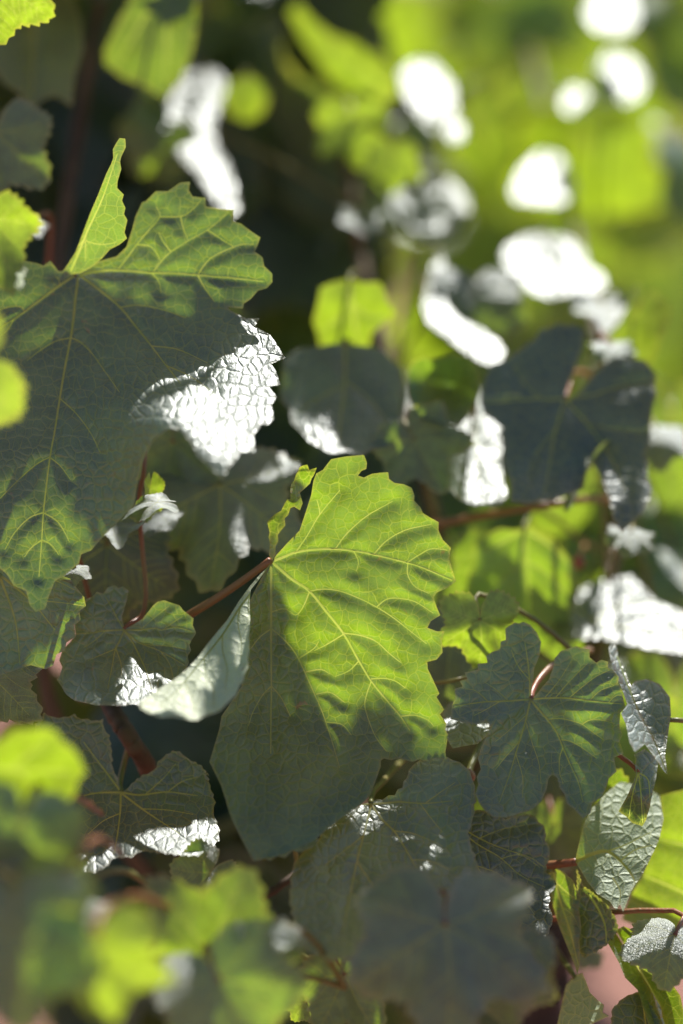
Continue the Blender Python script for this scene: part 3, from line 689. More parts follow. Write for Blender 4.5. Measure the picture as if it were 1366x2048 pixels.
shadow_caster('big', B([(100, 560), (300, 590), (560, 640), (900, 760), (1060, 800), (960, 930), (860, 1040), (790, 1110), (640, 1160), (560, 1210), (600, 1300), (640, 1400), (600, 1700), (380, 1790), (340, 1650), (290, 1500), (250, 1400), (150, 1340), (-120, 1400), (-160, 1000), (60, 860), (230, 830), (290, 700), (170, 640)]))

C = zx(0, 1150, 2.2767)
c_poly = C([(565, 245), (555, 190), (575, 130), (587, 75), (560, 55), (540, 62), (520, 50), (490, 60), (470, 85), (440, 80), (425, 98), (400, 110), (380, 140), (350, 180), (340, 240), (345, 270), (320, 310), (290, 340), (275, 390), (290, 420), (280, 460), (265, 480), (285, 510), (310, 555), (350, 580), (400, 590), (445, 602), (500, 605), (560, 607), (610, 600), (660, 622), (700, 650), (750, 640), (800, 560), (840, 450), (862, 400), (858, 370), (872, 345), (865, 320), (882, 290), (895, 265), (880, 230), (886, 200), (860, 180), (837, 163), (820, 140), (790, 130), (750, 116), (720, 124), (700, 140), (680, 165), (650, 200), (610, 225), (580, 240)])
c_ctrl = [(248, 1260, -8), (248, 1185, -12), (190, 1190, -10), (390, 1265, -2), (330, 1210, -8), (130, 1300, -6), (180, 1330, -2), (250, 1305, -5), (262, 1335, 4), (260, 1370, 15), (255, 1405, 27), (200, 1405, 24), (300, 1425, 33), (330, 1425, 34), (350, 1350, 4), (140, 1390, 2)]
c_veins = [
    (0, C([(565, 250), (640, 250), (700, 242), (740, 250), (800, 238), (875, 256)]), [C([(640, 250), (690, 205), (740, 165), (770, 140)]), C([(740, 250), (790, 215), (830, 190)])]),
    (0, C([(565, 252), (610, 292), (640, 312), (730, 347), (840, 410)]), [C([(640, 312), (700, 320), (780, 325), (850, 340)]), C([(730, 347), (770, 400), (790, 470)])]),
    (0, C([(565, 255), (600, 300), (640, 380), (670, 450), (700, 560)]), []),
    (0, C([(563, 255), (545, 300), (525, 340), (510, 420), (490, 520)]), [C([(530, 335), (470, 360), (400, 390)]), C([(528, 338), (550, 400), (555, 460)])]),
    (0, C([(563, 250), (480, 254), (420, 263), (350, 268)]), [C([(480, 254), (430, 300), (380, 330)])]),
    (0, C([(563, 246), (535, 200), (510, 150), (480, 100)]), []),
]
traced_leaf('small', 'small rounded leaf with finely netted veins and a white sunlit wedge at its foot', [dict(poly=c_poly, ctrl=c_ctrl, step=4.2, vscale=0.7)], c_veins, (248, 1260), petiole=([(248, 1258, -8), (262, 1245, -14), (285, 1230, -20), (292, 1180, -22), (285, 1100, -24), (278, 1000, -26), (290, 920, -34), (270, 830, -80)], 0.0011, 'petiole_red'))
shadow_caster('small', [(90, 1160), (245, 1170), (262, 1318), (240, 1362), (222, 1392), (185, 1425), (90, 1430)])
shadow_caster('small', [(246, 1180), (300, 1230), (410, 1262), (400, 1350), (340, 1385), (300, 1375), (280, 1345), (263, 1316)])

D = zx(860, 1100, 2.1601)
d_poly = D([(433, 640), (445, 560), (450, 510), (470, 460), (478, 400), (460, 360), (430, 325), (400, 313), (382, 320), (365, 316), (340, 330), (322, 343), (325, 390), (303, 398), (300, 430), (265, 443), (240, 460), (245, 490), (203, 495), (205, 520), (148, 533), (160, 560), (128, 568), (140, 590), (106, 603), (110, 640), (95, 670), (88, 732), (140, 745), (200, 755), (240, 738), (257, 760), (245, 800), (220, 850), (205, 900), (218, 950), (200, 985), (208, 1020), (195, 1060), (212, 1100), (235, 1130), (270, 1160), (330, 1162), (400, 1140), (440, 1127), (480, 1090), (502, 1040), (512, 990), (530, 973), (550, 985), (560, 1030), (580, 1060), (590, 1100), (620, 1122), (660, 1165), (692, 1140), (698, 1100), (742, 1070), (760, 1030), (772, 990), (805, 960), (795, 900), (835, 882), (818, 830), (832, 800), (818, 770), (820, 705), (845, 682), (833, 640), (828, 600), (812, 575), (815, 550), (790, 520), (768, 508), (770, 485), (740, 478), (720, 490), (690, 465), (692, 433), (660, 430), (635, 418), (600, 427), (565, 440), (540, 470), (530, 520), (515, 560), (480, 600), (450, 635)])
d_ctrl = [(1062, 1398, -4), (1040, 1255, -8), (1000, 1300, -4), (910, 1420, 6), (975, 1440, 8), (960, 1540, 10), (985, 1630, 22), (1060, 1620, 20), (1100, 1500, 6), (1165, 1630, 20), (1240, 1500, 10), (1245, 1410, 4), (1170, 1400, 4), (1230, 1330, 0), (1150, 1300, -6), (1060, 1480, 3)]
d_veins = [
    (0, D([(433, 645), (340, 652), (240, 656), (170, 665), (105, 675)]), [D([(250, 655), (220, 625), (190, 605), (150, 600)]), D([(340, 652), (280, 600), (235, 570)]), D([(300, 655), (240, 690), (190, 715)])]),
    (0, D([(435, 645), (500, 640), (600, 640), (700, 652), (830, 665)]), [D([(600, 640), (660, 590), (720, 545), (775, 520)]), D([(540, 640), (600, 570), (680, 490)]), D([(690, 650), (740, 605), (815, 580)]), D([(495, 640), (560, 560), (610, 480)]), D([(770, 660), (800, 630), (825, 628)])]),
    (0, D([(435, 648), (470, 690), (508, 732), (545, 785), (570, 840), (605, 925), (640, 1000), (660, 1090)]), [D([(510, 732), (560, 728), (620, 740), (660, 755), (700, 785), (750, 820)]), D([(660, 752), (690, 735), (740, 735), (800, 750)]), D([(560, 820), (600, 825), (650, 850), (720, 900)]), D([(575, 850), (560, 900), (560, 960), (575, 1010)])]),
    (0, D([(433, 650), (415, 730), (395, 800), (370, 880), (340, 980), (300, 1090)]), [D([(412, 735), (440, 830), (470, 920), (480, 1010)]), D([(385, 830), (330, 890), (280, 950)]), D([(370, 880), (400, 980), (400, 1070)]), D([(420, 710), (340, 780), (280, 830)])]),
    (0, D([(433, 642), (432, 590), (425, 500), (410, 400)]), [D([(428, 560), (380, 500), (350, 430)])]),
]
traced_leaf('lobed', 'dark slate green deeply lobed leaf with toothed edge and a lit green patch', [dict(poly=d_poly, ctrl=d_ctrl, step=4.4, vscale=0.75)], d_veins, (1062, 1398), petiole=([(1062, 1398, -4), (1066, 1380, -12), (1085, 1350, -22), (1120, 1320, -40), (1180, 1300, -80)], 0.0015, 'petiole_red'))
shadow_caster('lobed', [(880, 1220), (1110, 1230), (1180, 1290), (1165, 1350), (1150, 1400), (1142, 1440), (1150, 1500), (1172, 1475), (1190, 1430), (1240, 1420), (1275, 1500), (1220, 1660), (1000, 1690), (900, 1670), (885, 1450)])

e_poly = [(742, 1606), (765, 1600), (790, 1592), (806, 1578), (815, 1558), (828, 1532), (850, 1523), (880, 1517), (905, 1523), (928, 1535), (942, 1555), (950, 1590), (945, 1640), (935, 1670), (955, 1740), (966, 1800), (955, 1840), (930, 1862), (870, 1880), (800, 1898), (720, 1922), (660, 1926), (615, 1905), (590, 1860), (580, 1800), (584, 1750), (596, 1720), (620, 1700), (640, 1680), (650, 1645), (690, 1620)]
e_ctrl = [(742, 1608, 12), (850, 1525, 6), (900, 1540, 8), (945, 1600, 16), (650, 1660, 24), (590, 1780, 48), (720, 1700, 30), (800, 1700, 30), (700, 1800, 52), (690, 1920, 84), (610, 1890, 72), (930, 1850, 60), (820, 1880, 76), (940, 1720, 34), (850, 1780, 48)]
e_veins = [
    (0, [(742, 1608), (775, 1606), (800, 1604), (850, 1607), (905, 1602)], [[(850, 1607), (880, 1585), (910, 1565)], [(840, 1607), (865, 1640), (885, 1665)]]),
    (0, [(743, 1610), (765, 1640), (790, 1665), (815, 1705), (835, 1740), (860, 1785)], [[(790, 1662), (830, 1668), (885, 1692)], [(822, 1720), (860, 1722), (900, 1740)]]),
    (0, [(742, 1612), (730, 1660), (715, 1720), (700, 1790), (685, 1870)], [[(728, 1670), (690, 1700), (650, 1730)], [(715, 1725), (750, 1780), (770, 1840)]]),
    (0, [(740, 1608), (710, 1610), (680, 1622), (655, 1645)], []),
    (0, [(742, 1605), (752, 1592), (757, 1575)], []), (0, [(740, 1604), (732, 1590), (726, 1572)], []),
]
traced_leaf('drooping', 'grey green drooping leaf with yellow veins meeting at a star and a pale streak', [dict(poly=e_poly, ctrl=e_ctrl, teeth=4, vscale=0.9)], e_veins, (742, 1608), petiole=([(742, 1607, 12), (744, 1592, 2), (760, 1570, -20), (840, 1500, -90), (985, 1490, -150)], 0.0014, 'petiole'))
shadow_caster('drooping', [(550, 1560), (722, 1600), (728, 1650), (715, 1690), (690, 1740), (655, 1820), (625, 1880), (600, 1960), (540, 1960)])
shadow_caster('drooping', [(745, 1640), (800, 1600), (830, 1500), (880, 1500), (885, 1560), (900, 1500), (980, 1500), (1010, 1900), (900, 1950), (720, 1960), (740, 1860), (752, 1760), (757, 1690)])

f_poly = C([(550, 985), (540, 930), (515, 880), (510, 800), (500, 730), (475, 700), (472, 653), (440, 662), (400, 655), (370, 657), (340, 633), (290, 647), (250, 650), (200, 628), (160, 680), (150, 800), (200, 900), (280, 1000), (300, 1100), (290, 1180), (270, 1240), (300, 1290), (350, 1330), (380, 1362), (440, 1370), (500, 1335), (520, 1295), (600, 1300), (650, 1270), (760, 1285), (900, 1295), (950, 1262), (1000, 1222), (1003, 1170), (975, 1090), (985, 1040), (960, 960), (945, 900), (955, 920), (920, 868), (860, 838), (820, 803), (788, 798), (760, 815), (720, 850), (700, 890), (650, 910), (600, 950), (570, 980)])
f_ctrl = [(243, 1584, -10), (350, 1505, -12), (215, 1440, -14), (100, 1440, -10), (420, 1580, -6), (400, 1640, 2), (330, 1660, 8), (330, 1700, 28), (420, 1700, 22), (400, 1720, 36), (270, 1700, 26), (200, 1740, 34), (140, 1700, 20), (240, 1640, 2), (130, 1580, -4)]
f_veins = [
    (0, C([(552, 990), (640, 1002), (760, 988), (900, 1005)]), [C([(660, 1000), (740, 930), (800, 860)]), C([(760, 990), (830, 940), (900, 920)])]),
    (0, C([(552, 993), (640, 1060), (720, 1115), (820, 1180)]), [C([(650, 1065), (760, 1070), (880, 1090)])]),
    (0, C([(550, 995), (547, 1080), (535, 1180), (520, 1270)]), [C([(547, 1085), (470, 1120), (400, 1180)])]),
    (0, C([(548, 990), (450, 992), (380, 1005)]), []), (0, C([(548, 985), (500, 920), (440, 840), (380, 760)]), []),
]
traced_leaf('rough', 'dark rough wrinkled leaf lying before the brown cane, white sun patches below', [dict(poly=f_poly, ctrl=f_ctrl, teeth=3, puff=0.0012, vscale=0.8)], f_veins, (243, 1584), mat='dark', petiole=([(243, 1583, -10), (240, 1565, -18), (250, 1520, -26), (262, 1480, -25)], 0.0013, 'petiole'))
shadow_caster('rough', [(40, 1400), (450, 1480), (452, 1620), (380, 1632), (320, 1662), (250, 1690), (180, 1700), (80, 1760), (20, 1600)])

gl_poly = [(905, 1640), (960, 1622), (1010, 1640), (1035, 1634), (1060, 1630), (1075, 1645), (1088, 1660), (1087, 1680), (1097, 1705), (1092, 1730), (1090, 1745), (1112, 1770), (1097, 1790), (1095, 1815), (1104, 1840), (1098, 1860), (1085, 1890), (1062, 1895), (1050, 1915), (1030, 1922), (1000, 1926), (960, 1910), (930, 1820), (890, 1720)]
gl_ctrl = [(905, 1645, -6), (1000, 1640, -10), (1080, 1660, -12), (1100, 1770, -6), (1000, 1760, 2), (1090, 1870, 14), (1000, 1920, 20), (930, 1800, 10)]
gl_veins = [(0, [(905, 1642), (950, 1672), (1000, 1695), (1060, 1715), (1088, 1735)], [[(960, 1676), (1000, 1660), (1050, 1650)]]), (0, [(905, 1645), (950, 1685), (1000, 1715), (1040, 1750), (1090, 1775)], [[(1000, 1718), (1040, 1710), (1080, 1735)]]), (0, [(906, 1650), (930, 1700), (965, 1750), (990, 1800), (1010, 1870)], [[(950, 1730), (1000, 1750), (1040, 1790), (1070, 1830)]])]
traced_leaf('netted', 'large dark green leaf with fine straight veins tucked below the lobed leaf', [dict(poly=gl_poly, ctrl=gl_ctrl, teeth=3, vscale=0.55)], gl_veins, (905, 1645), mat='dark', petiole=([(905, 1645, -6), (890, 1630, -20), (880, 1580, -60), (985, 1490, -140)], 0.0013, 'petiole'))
shadow_caster('netted', [(880, 1600), (1100, 1600), (1130, 1790), (1080, 1840), (1020, 1900), (960, 1950), (880, 1800)])

# leaf with a green lit margin at the picture's edge, under the broad leaf's tip
l_poly = [(-60, 1150), (0, 1138), (60, 1150), (100, 1142), (140, 1158), (168, 1195), (172, 1212), (158, 1222), (160, 1240), (147, 1250), (150, 1272), (132, 1284), (128, 1300), (112, 1308), (105, 1330), (90, 1338), (60, 1330), (0, 1350), (-60, 1320)]
traced_leaf('tucked', 'dark leaf with a bright lit green margin below the tip of the broad leaf', [dict(poly=l_poly, ctrl=[(0, 1150, 8), (160, 1200, 2), (100, 1330, 4), (0, 1340, 12), (60, 1240, 8)])], [(0, [(0, 1150), (60, 1200), (110, 1260)], [[(60, 1200), (120, 1205), (168, 1212)], [(30, 1175), (100, 1160), (150, 1180)]]), (0, [(0, 1155), (30, 1240), (40, 1330)], [])], (0, 1152), petiole=([(0, 1152, 8), (-15, 1140, -10), (20, 1100, -60), (68, 1000, -140)], 0.0013, 'petiole'))
shadow_caster('tucked', [(-70, 1110), (135, 1140), (124, 1200), (118, 1245), (100, 1280), (70, 1318), (40, 1360), (-70, 1370)])

# glaring white leaf
w_poly = [(1106, 1255), (1112, 1225), (1128, 1200), (1150, 1188), (1180, 1172), (1215, 1160), (1262, 1155), (1285, 1178), (1310, 1200), (1350, 1222), (1420, 1245), (1440, 1300), (1366, 1312), (1320, 1306), (1270, 1296), (1215, 1284), (1170, 1282), (1140, 1290), (1112, 1285)]
traced_leaf('glare', 'broad leaf turned flat to the sky, glaring white with sun above the lobed leaf', [dict(poly=w_poly, ctrl=[(1250, 1160, -148), (1130, 1200, -138), (1366, 1220, -134), (1110, 1255, -122), (1180, 1240, -120), (1300, 1240, -124), (1420, 1270, -116), (1140, 1288, -104), (1250, 1290, -106), (1366, 1310, -102)], puff=0.0012)], [(0, [(1180, 1240), (1250, 1210), (1330, 1200)], [[(1220, 1224), (1250, 1190)]]), (0, [(1180, 1240), (1260, 1260), (1366, 1280)], [[(1240, 1255), (1300, 1240)]]), (0, [(1180, 1240), (1150, 1215), (1125, 1210)], [])], (1180, 1240), petiole=([(1180, 1240, -120), (1174, 1246, -125), (1170, 1300, -125), (1172, 1390, -112)], 0.0014, 'petiole'))

# curled leaf with a white streak beside the lobed leaf
m1 = [(1213, 1300), (1222, 1288), (1232, 1300), (1240, 1325), (1250, 1355), (1262, 1385), (1285, 1435), (1305, 1470), (1322, 1510), (1333, 1550), (1318, 1530), (1300, 1510), (1285, 1492), (1265, 1508), (1255, 1490), (1248, 1455), (1237, 1430), (1250, 1410), (1240, 1380), (1222, 1340)]
m2 = [(1236, 1312), (1262, 1372), (1270, 1362), (1295, 1358), (1320, 1368), (1340, 1395), (1342, 1430), (1336, 1470), (1330, 1510), (1335, 1548), (1322, 1512), (1305, 1470), (1285, 1435), (1262, 1385)]
traced_leaf('curled', 'small leaf folded lengthwise, one half white with sun and the other dark', [dict(poly=m1, ctrl=[(1222, 1290, -26), (1240, 1330, -14), (1245, 1430, 12), (1262, 1385, -6), (1300, 1470, 4), (1262, 1495, 32), (1330, 1545, 18)], step=4), dict(poly=m2, ctrl=[(1236, 1312, -20), (1262, 1385, -6), (1305, 1470, 4), (1330, 1540, 17), (1340, 1420, -4), (1295, 1360, -14)], pname='folded_half')], [(0, [(1236, 1315), (1262, 1385), (1305, 1470), (1330, 1540)], [])], (1236, 1312), petiole=([(1340, 1440, -8), (1366, 1441, -10), (1420, 1445, -30)], 0.0013, 'petiole'))
shadow_caster('curled', [(1262, 1330), (1350, 1330), (1370, 1560), (1335, 1560), (1300, 1455), (1268, 1385)], piece=1)

# underside of a turned leaf, lower corner
u1 = [(1150, 1722), (1158, 1690), (1168, 1650), (1182, 1620), (1210, 1590), (1240, 1565), (1270, 1570), (1300, 1580), (1318, 1592), (1327, 1640), (1318, 1680), (1300, 1720), (1285, 1750), (1270, 1770), (1258, 1795), (1246, 1826), (1240, 1808), (1232, 1822), (1220, 1805), (1195, 1790), (1175, 1765)]
traced_leaf('turned', 'leaf turned to show its pale underside and thick curved midrib on a brown stalk', [dict(poly=u1, ctrl=[(1150, 1722, -6), (1240, 1570, -26), (1320, 1600, -22), (1230, 1680, -6), (1310, 1690, -4), (1270, 1765, 6), (1240, 1815, 14), (1195, 1780, 8), (1175, 1650, -10)], under=True, vscale=1.6, puff=-0.0008)], [(0, [(1152, 1722), (1190, 1706), (1215, 1703), (1240, 1722), (1260, 1745), (1270, 1762)], [[(1210, 1704), (1250, 1690), (1300, 1665)], [(1240, 1722), (1270, 1700), (1305, 1690)], [(1225, 1755), (1240, 1780), (1240, 1805)]])], (1150, 1722), petiole=([(1152, 1724, -6), (1135, 1726, -12), (1090, 1730, -20), (1040, 1720, -50), (1060, 1760, -150)], 0.0020, 'petiole_red'))
u2 = [(1155, 1735), (1168, 1770), (1190, 1788), (1215, 1808), (1232, 1835), (1237, 1855), (1225, 1880), (1208, 1893), (1190, 1905), (1170, 1915), (1160, 1900), (1157, 1820)]
traced_leaf('hanging', 'small dark leaf hanging below the pale turned leaf, one thin pale vein', [dict(poly=u2, ctrl=[(1155, 1735, -8), (1237, 1855, -6), (1170, 1915, -10), (1160, 1830, -14), (1200, 1850, -8)], teeth=2)], [(0, [(1178, 1790), (1195, 1815), (1210, 1850), (1213, 1885)], [])], (1157, 1738), mat='dark')
shadow_caster('hanging', [(1130, 1700), (1260, 1700), (1260, 1920), (1130, 1940)])
u3 = [(1096, 1748), (1110, 1738), (1130, 1742), (1150, 1760), (1160, 1790), (1163, 1850), (1161, 1900), (1158, 1950), (1148, 1925), (1135, 1890), (1120, 1850), (1105, 1800)]
traced_leaf('narrow', 'narrow bright green leaf half hanging beside the vine trunk', [dict(poly=u3, ctrl=[(1110, 1740, -18), (1160, 1800, -8), (1158, 1945, -4), (1105, 1800, -20), (1135, 1860, -14)], mat='main')], [(0, [(1108, 1745), (1120, 1800), (1140, 1860), (1157, 1930)], [[(1112, 1765), (1140, 1790), (1158, 1800)], [(1125, 1815), (1145, 1830), (1160, 1860)]])], (1110, 1740), petiole=([(1110, 1740, -18), (1112, 1732, -30), (1105, 1760, -90), (1105, 1850, -125)], 0.0012, 'petiole'))
u4 = [(1322, 1590), (1380, 1575), (1440, 1620), (1450, 1760), (1420, 1850), (1366, 1868), (1310, 1872), (1280, 1852), (1245, 1838), (1262, 1790), (1285, 1750), (1305, 1700), (1326, 1640)]
traced_leaf('yellow', 'yellowing backlit leaf with brown flecks behind the turned leaf', [dict(poly=u4, ctrl=[(1322, 1590, -46), (1440, 1620, -36), (1245, 1838, -56), (1420, 1850, -48), (1340, 1740, -46)], mat='young')], [(0, [(1450, 1830), (1366, 1785), (1310, 1760), (1285, 1750)], []), (0, [(1450, 1910), (1366, 1865), (1310, 1830), (1260, 1800)], []), (0, [(1440, 1700), (1370, 1690), (1326, 1680)], [])], (1366, 1868), petiole=None)
u5 = [(1232, 1860), (1250, 1850), (1285, 1862), (1305, 1880), (1325, 1905), (1340, 1922), (1330, 1945), (1345, 1960), (1366, 1990), (1380, 2060), (1340, 2060), (1320, 2010), (1290, 1960), (1260, 1910)]
u6 = [(1215, 1885), (1232, 1865), (1260, 1912), (1290, 1960), (1320, 2010), (1340, 2060), (1300, 2060), (1285, 2010), (1275, 1980), (1250, 1955), (1238, 1925)]
traced_leaf('pair', 'folded yellow green leaf hanging over the red soil', [dict(poly=u5, ctrl=[(1232, 1860, -14), (1330, 1920, 2), (1370, 2050, 10), (1280, 1940, -12), (1320, 2010, -8)], mat='main'), dict(poly=u6, ctrl=[(1232, 1865, -14), (1290, 1960, -11), (1330, 2040, -6), (1240, 1930, 2), (1290, 2020, 4)], mat='main', pname='folded_half')], [(0, [(1235, 1865), (1262, 1910), (1292, 1960), (1322, 2012)], [[(1250, 1890), (1300, 1920)], [(1275, 1930), (1320, 1960)]])], (1233, 1863), petiole=([(1233, 1863, -14), (1220, 1850, -20), (1170, 1800, -60), (1110, 1830, -130)], 0.0012, 'petiole'))
u7 = [(1112, 2060), (1125, 2000), (1132, 1970), (1150, 1950), (1165, 1946), (1172, 1962), (1180, 1985), (1195, 2000), (1208, 2010), (1205, 2025), (1218, 2032), (1190, 2045), (1170, 2060)]
traced_leaf('pale', 'pale leaf with a ragged white sunlit edge at the foot of the trunk', [dict(poly=u7, ctrl=[(1150, 1955, -20), (1120, 2050, -8), (1200, 2020, 18), (1175, 1980, -4), (1170, 2055, 14)], under=True, puff=0)], [], (1150, 1955), petiole=([(1150, 1955, -20), (1140, 1940, -30), (1110, 1900, -100)], 0.0012, 'petiole'))
u8 = [(1222, 2060), (1225, 2020), (1245, 2000), (1265, 1990), (1280, 1985), (1300, 2010), (1330, 2060)]
traced_leaf('lowest', 'dark green leaf with toothed edge lying over the red soil', [dict(poly=u8, ctrl=[(1222, 2040, 0), (1280, 1985, -6), (1310, 2040, 2)], teeth=2.5)], [(0, [(1285, 1990), (1288, 2020), (1292, 2055)], [])], (1283, 1988), mat='dark')
shadow_caster('lowest', [(1200, 1960), (1310, 1960), (1345, 2080), (1200, 2080)])
u9 = [(1265, 1512), (1285, 1500), (1312, 1522), (1310, 1560), (1302, 1600), (1292, 1640), (1285, 1652), (1262, 1642), (1240, 1620), (1256, 1590), (1272, 1550)]
traced_leaf('scroll', 'dark narrow leaf curled like a scroll with pale ribs on a thin stalk', [dict(poly=u9, ctrl=[(1275, 1540, 6), (1310, 1530, -6), (1240, 1620, -4), (1290, 1645, 2), (1280, 1600, 10)], under=False, vscale=0.6)], [(0, [(1277, 1545), (1282, 1590), (1285, 1645)], []), (0, [(1277, 1545), (1265, 1590), (1258, 1635)], []), (0, [(1277, 1545), (1296, 1560), (1300, 1600)], [])], (1277, 1545), mat='dark', petiole=([(1277, 1545, 6), (1262, 1528, 2), (1240, 1512, -6), (1200, 1480, -40), (1168, 1420, -110)], 0.0011, 'petiole_red'))
shadow_caster('scroll', [(1230, 1490), (1330, 1490), (1330, 1670), (1230, 1660)])
w2 = [(524, 1716), (535, 1695), (555, 1675), (580, 1660), (605, 1654), (630, 1668), (638, 1682), (625, 1695), (600, 1705), (585, 1702), (570, 1716), (555, 1712), (540, 1722)]
traced_leaf('tip', 'small white sunlit leaf tip poking out below the large backlit leaf', [dict(poly=w2, ctrl=[(600, 1655, 14), (530, 1690, 18), (635, 1685, 36), (570, 1716, 48), (530, 1716, 46)], puff=0)], [], (600, 1657), petiole=([(600, 1657, 14), (590, 1662, 0), (590, 1700, -20), (600, 1745, -45)], 0.001, 'petiole'))
w3 = [(885, 1425), (905, 1400), (940, 1430), (978, 1438), (978, 1468), (955, 1488), (930, 1492), (905, 1497), (892, 1475)]
traced_leaf('gleam', 'small white sunlit leaf between the large backlit leaf and the lobed leaf', [dict(poly=w3, ctrl=[(905, 1405, -37), (970, 1440, -21), (890, 1440, -23), (905, 1495, 9), (960, 1485, 5)], puff=0)], [], (905, 1410), petiole=([(905, 1410, -37), (902, 1405, -60), (940, 1420, -120), (985, 1480, -150)], 0.001, 'petiole'))


# ------------------------------------------------------------------ softly focused middle distance, traced
R5 = zx(780, 600, 2.331)
r_poly = R5([(812, 462), (830, 400), (850, 350), (872, 300), (900, 220), (907, 150), (860, 115), (825, 122), (780, 116), (740, 135), (700, 140), (670, 190), (640, 205), (600, 240), (565, 260), (530, 290), (490, 300), (460, 320), (445, 360), (430, 400), (420, 480), (440, 540), (480, 565), (520, 600), (518, 650), (532, 700), (525, 740), (532, 780), (560, 860), (560, 950), (600, 952), (640, 962), (700, 945), (760, 942), (830, 915), (900, 890), (918, 800), (912, 740), (940, 760), (980, 830), (1020, 930), (1040, 1040), (1080, 1092), (1120, 1055), (1150, 1030), (1180, 1000), (1200, 960), (1225, 880), (1200, 830), (1205, 780), (1190, 720), (1218, 650), (1212, 600), (1218, 560), (1225, 500), (1243, 450), (1235, 400), (1240, 350), (1190, 290), (1150, 282), (1110, 268), (1060, 275), (1000, 300), (970, 330), (940, 360), (900, 410), (870, 440), (835, 470)])
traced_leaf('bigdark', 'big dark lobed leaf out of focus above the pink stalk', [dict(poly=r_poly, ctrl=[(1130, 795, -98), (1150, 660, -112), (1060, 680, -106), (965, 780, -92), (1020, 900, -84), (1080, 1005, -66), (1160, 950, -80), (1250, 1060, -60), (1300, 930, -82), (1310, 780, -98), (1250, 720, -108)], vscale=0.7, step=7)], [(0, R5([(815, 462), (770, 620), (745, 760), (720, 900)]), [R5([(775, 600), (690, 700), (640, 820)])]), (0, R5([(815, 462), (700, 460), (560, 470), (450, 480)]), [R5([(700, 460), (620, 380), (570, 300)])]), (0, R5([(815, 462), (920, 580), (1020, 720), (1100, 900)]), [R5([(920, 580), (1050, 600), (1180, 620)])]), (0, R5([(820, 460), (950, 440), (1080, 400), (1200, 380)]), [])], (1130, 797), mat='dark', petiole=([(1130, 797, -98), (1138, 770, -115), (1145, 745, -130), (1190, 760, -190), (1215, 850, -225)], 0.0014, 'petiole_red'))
shadow_caster('bigdark', [(930, 620), (1240, 630), (1270, 740), (1340, 740), (1340, 1100), (1200, 1100), (930, 1040)])
s_poly = R5([(372, 545), (430, 550), (500, 552), (560, 530), (597, 545), (590, 580), (540, 602), (502, 625), (515, 660), (522, 700), (515, 750), (524, 800), (530, 860), (548, 920), (520, 960), (480, 977), (440, 962), (400, 972), (330, 940), (290, 890), (250, 915), (210, 900), (240, 800), (235, 700), (290, 610), (330, 575)])
traced_leaf('drape', 'white sunlit drooping leaf under the cup shaped leaf', [dict(poly=s_poly, ctrl=[(947, 836, -128), (1020, 835, -132), (930, 900, -106), (990, 900, -108), (990, 1010, -72), (930, 1000, -74), (890, 900, -118), (875, 985, -98), (960, 950, -90)], step=6)], [(0, R5([(385, 548), (400, 650), (410, 780), (420, 920)]), [R5([(400, 660), (460, 720), (500, 800)])])], (945, 836), petiole=([(945, 836, -128), (943, 825, -140), (930, 850, -190)], 0.0012, 'petiole'))
cup = R5([(80, 330), (95, 300), (110, 280), (135, 275), (160, 263), (195, 272), (230, 268), (265, 255), (300, 248), (335, 262), (370, 270), (395, 300), (410, 340), (422, 420), (405, 470), (380, 520), (350, 560), (320, 590), (285, 580), (250, 592), (200, 575), (160, 570), (125, 530), (110, 500), (90, 460), (80, 420)])
traced_leaf('cup', 'cup shaped grey leaf beside the big dark lobed leaf', [dict(poly=cup, ctrl=[(883, 710, -88), (900, 770, -112), (820, 760, -92), (955, 770, -92), (870, 845, -76), (930, 830, -90)], step=6)], [], (950, 800), petiole=([(950, 800, -95), (948, 830, -110), (940, 860, -190)], 0.0012, 'petiole'))
shadow_caster('cup', [(860, 690), (970, 690), (980, 870), (890, 870), (850, 800), (845, 740)])
t_poly = [(570, 720), (600, 700), (640, 697), (680, 688), (720, 695), (760, 700), (800, 740), (812, 800), (800, 870), (772, 900), (745, 903), (720, 917), (690, 906), (660, 912), (640, 900), (620, 890), (603, 868), (585, 850), (580, 820), (562, 800)]
traced_leaf('dim', 'broad dim leaf with a white sunlit lower edge under the yellow green square leaf', [dict(poly=t_poly, ctrl=[(690, 690, -116), (800, 800, -98), (570, 740, -118), (690, 800, -92), (565, 800, -112), (610, 870, -78), (660, 910, -62), (640, 860, -80), (720, 910, -70), (780, 890, -78)], step=6)], [(0, [(690, 692), (690, 760), (680, 850), (675, 890)], [[(690, 760), (740, 800), (780, 850)], [(688, 770), (630, 800), (590, 830)]])], (690, 692), petiole=([(690, 690, -116), (692, 680, -130), (720, 700, -200), (745, 700, -260)], 0.0013, 'petiole'))
shadow_caster('dim', [(540, 670), (840, 670), (850, 930), (720, 930), (660, 890), (625, 850), (598, 815), (545, 780)])
traced_leaf('square', 'yellow green square leaf glowing in the dark middle', [dict(poly=[(640, 572), (670, 562), (700, 557), (730, 564), (762, 563), (772, 585), (776, 602), (792, 625), (775, 640), (762, 650), (745, 665), (738, 690), (722, 722), (705, 708), (690, 706), (665, 692), (640, 690), (634, 665), (626, 640), (635, 605)], ctrl=[(700, 560, -150), (640, 600, -152), (780, 620, -152), (720, 715, -166), (640, 685, -164)], mat='young', step=6)], [(0, [(700, 562), (705, 620), (718, 700)], [[(704, 610), (740, 630), (775, 630)], [(704, 610), (670, 640), (640, 660)]])], (700, 560), petiole=([(700, 560, -150), (702, 550, -165), (720, 540, -250)], 0.0012, 'petiole'))
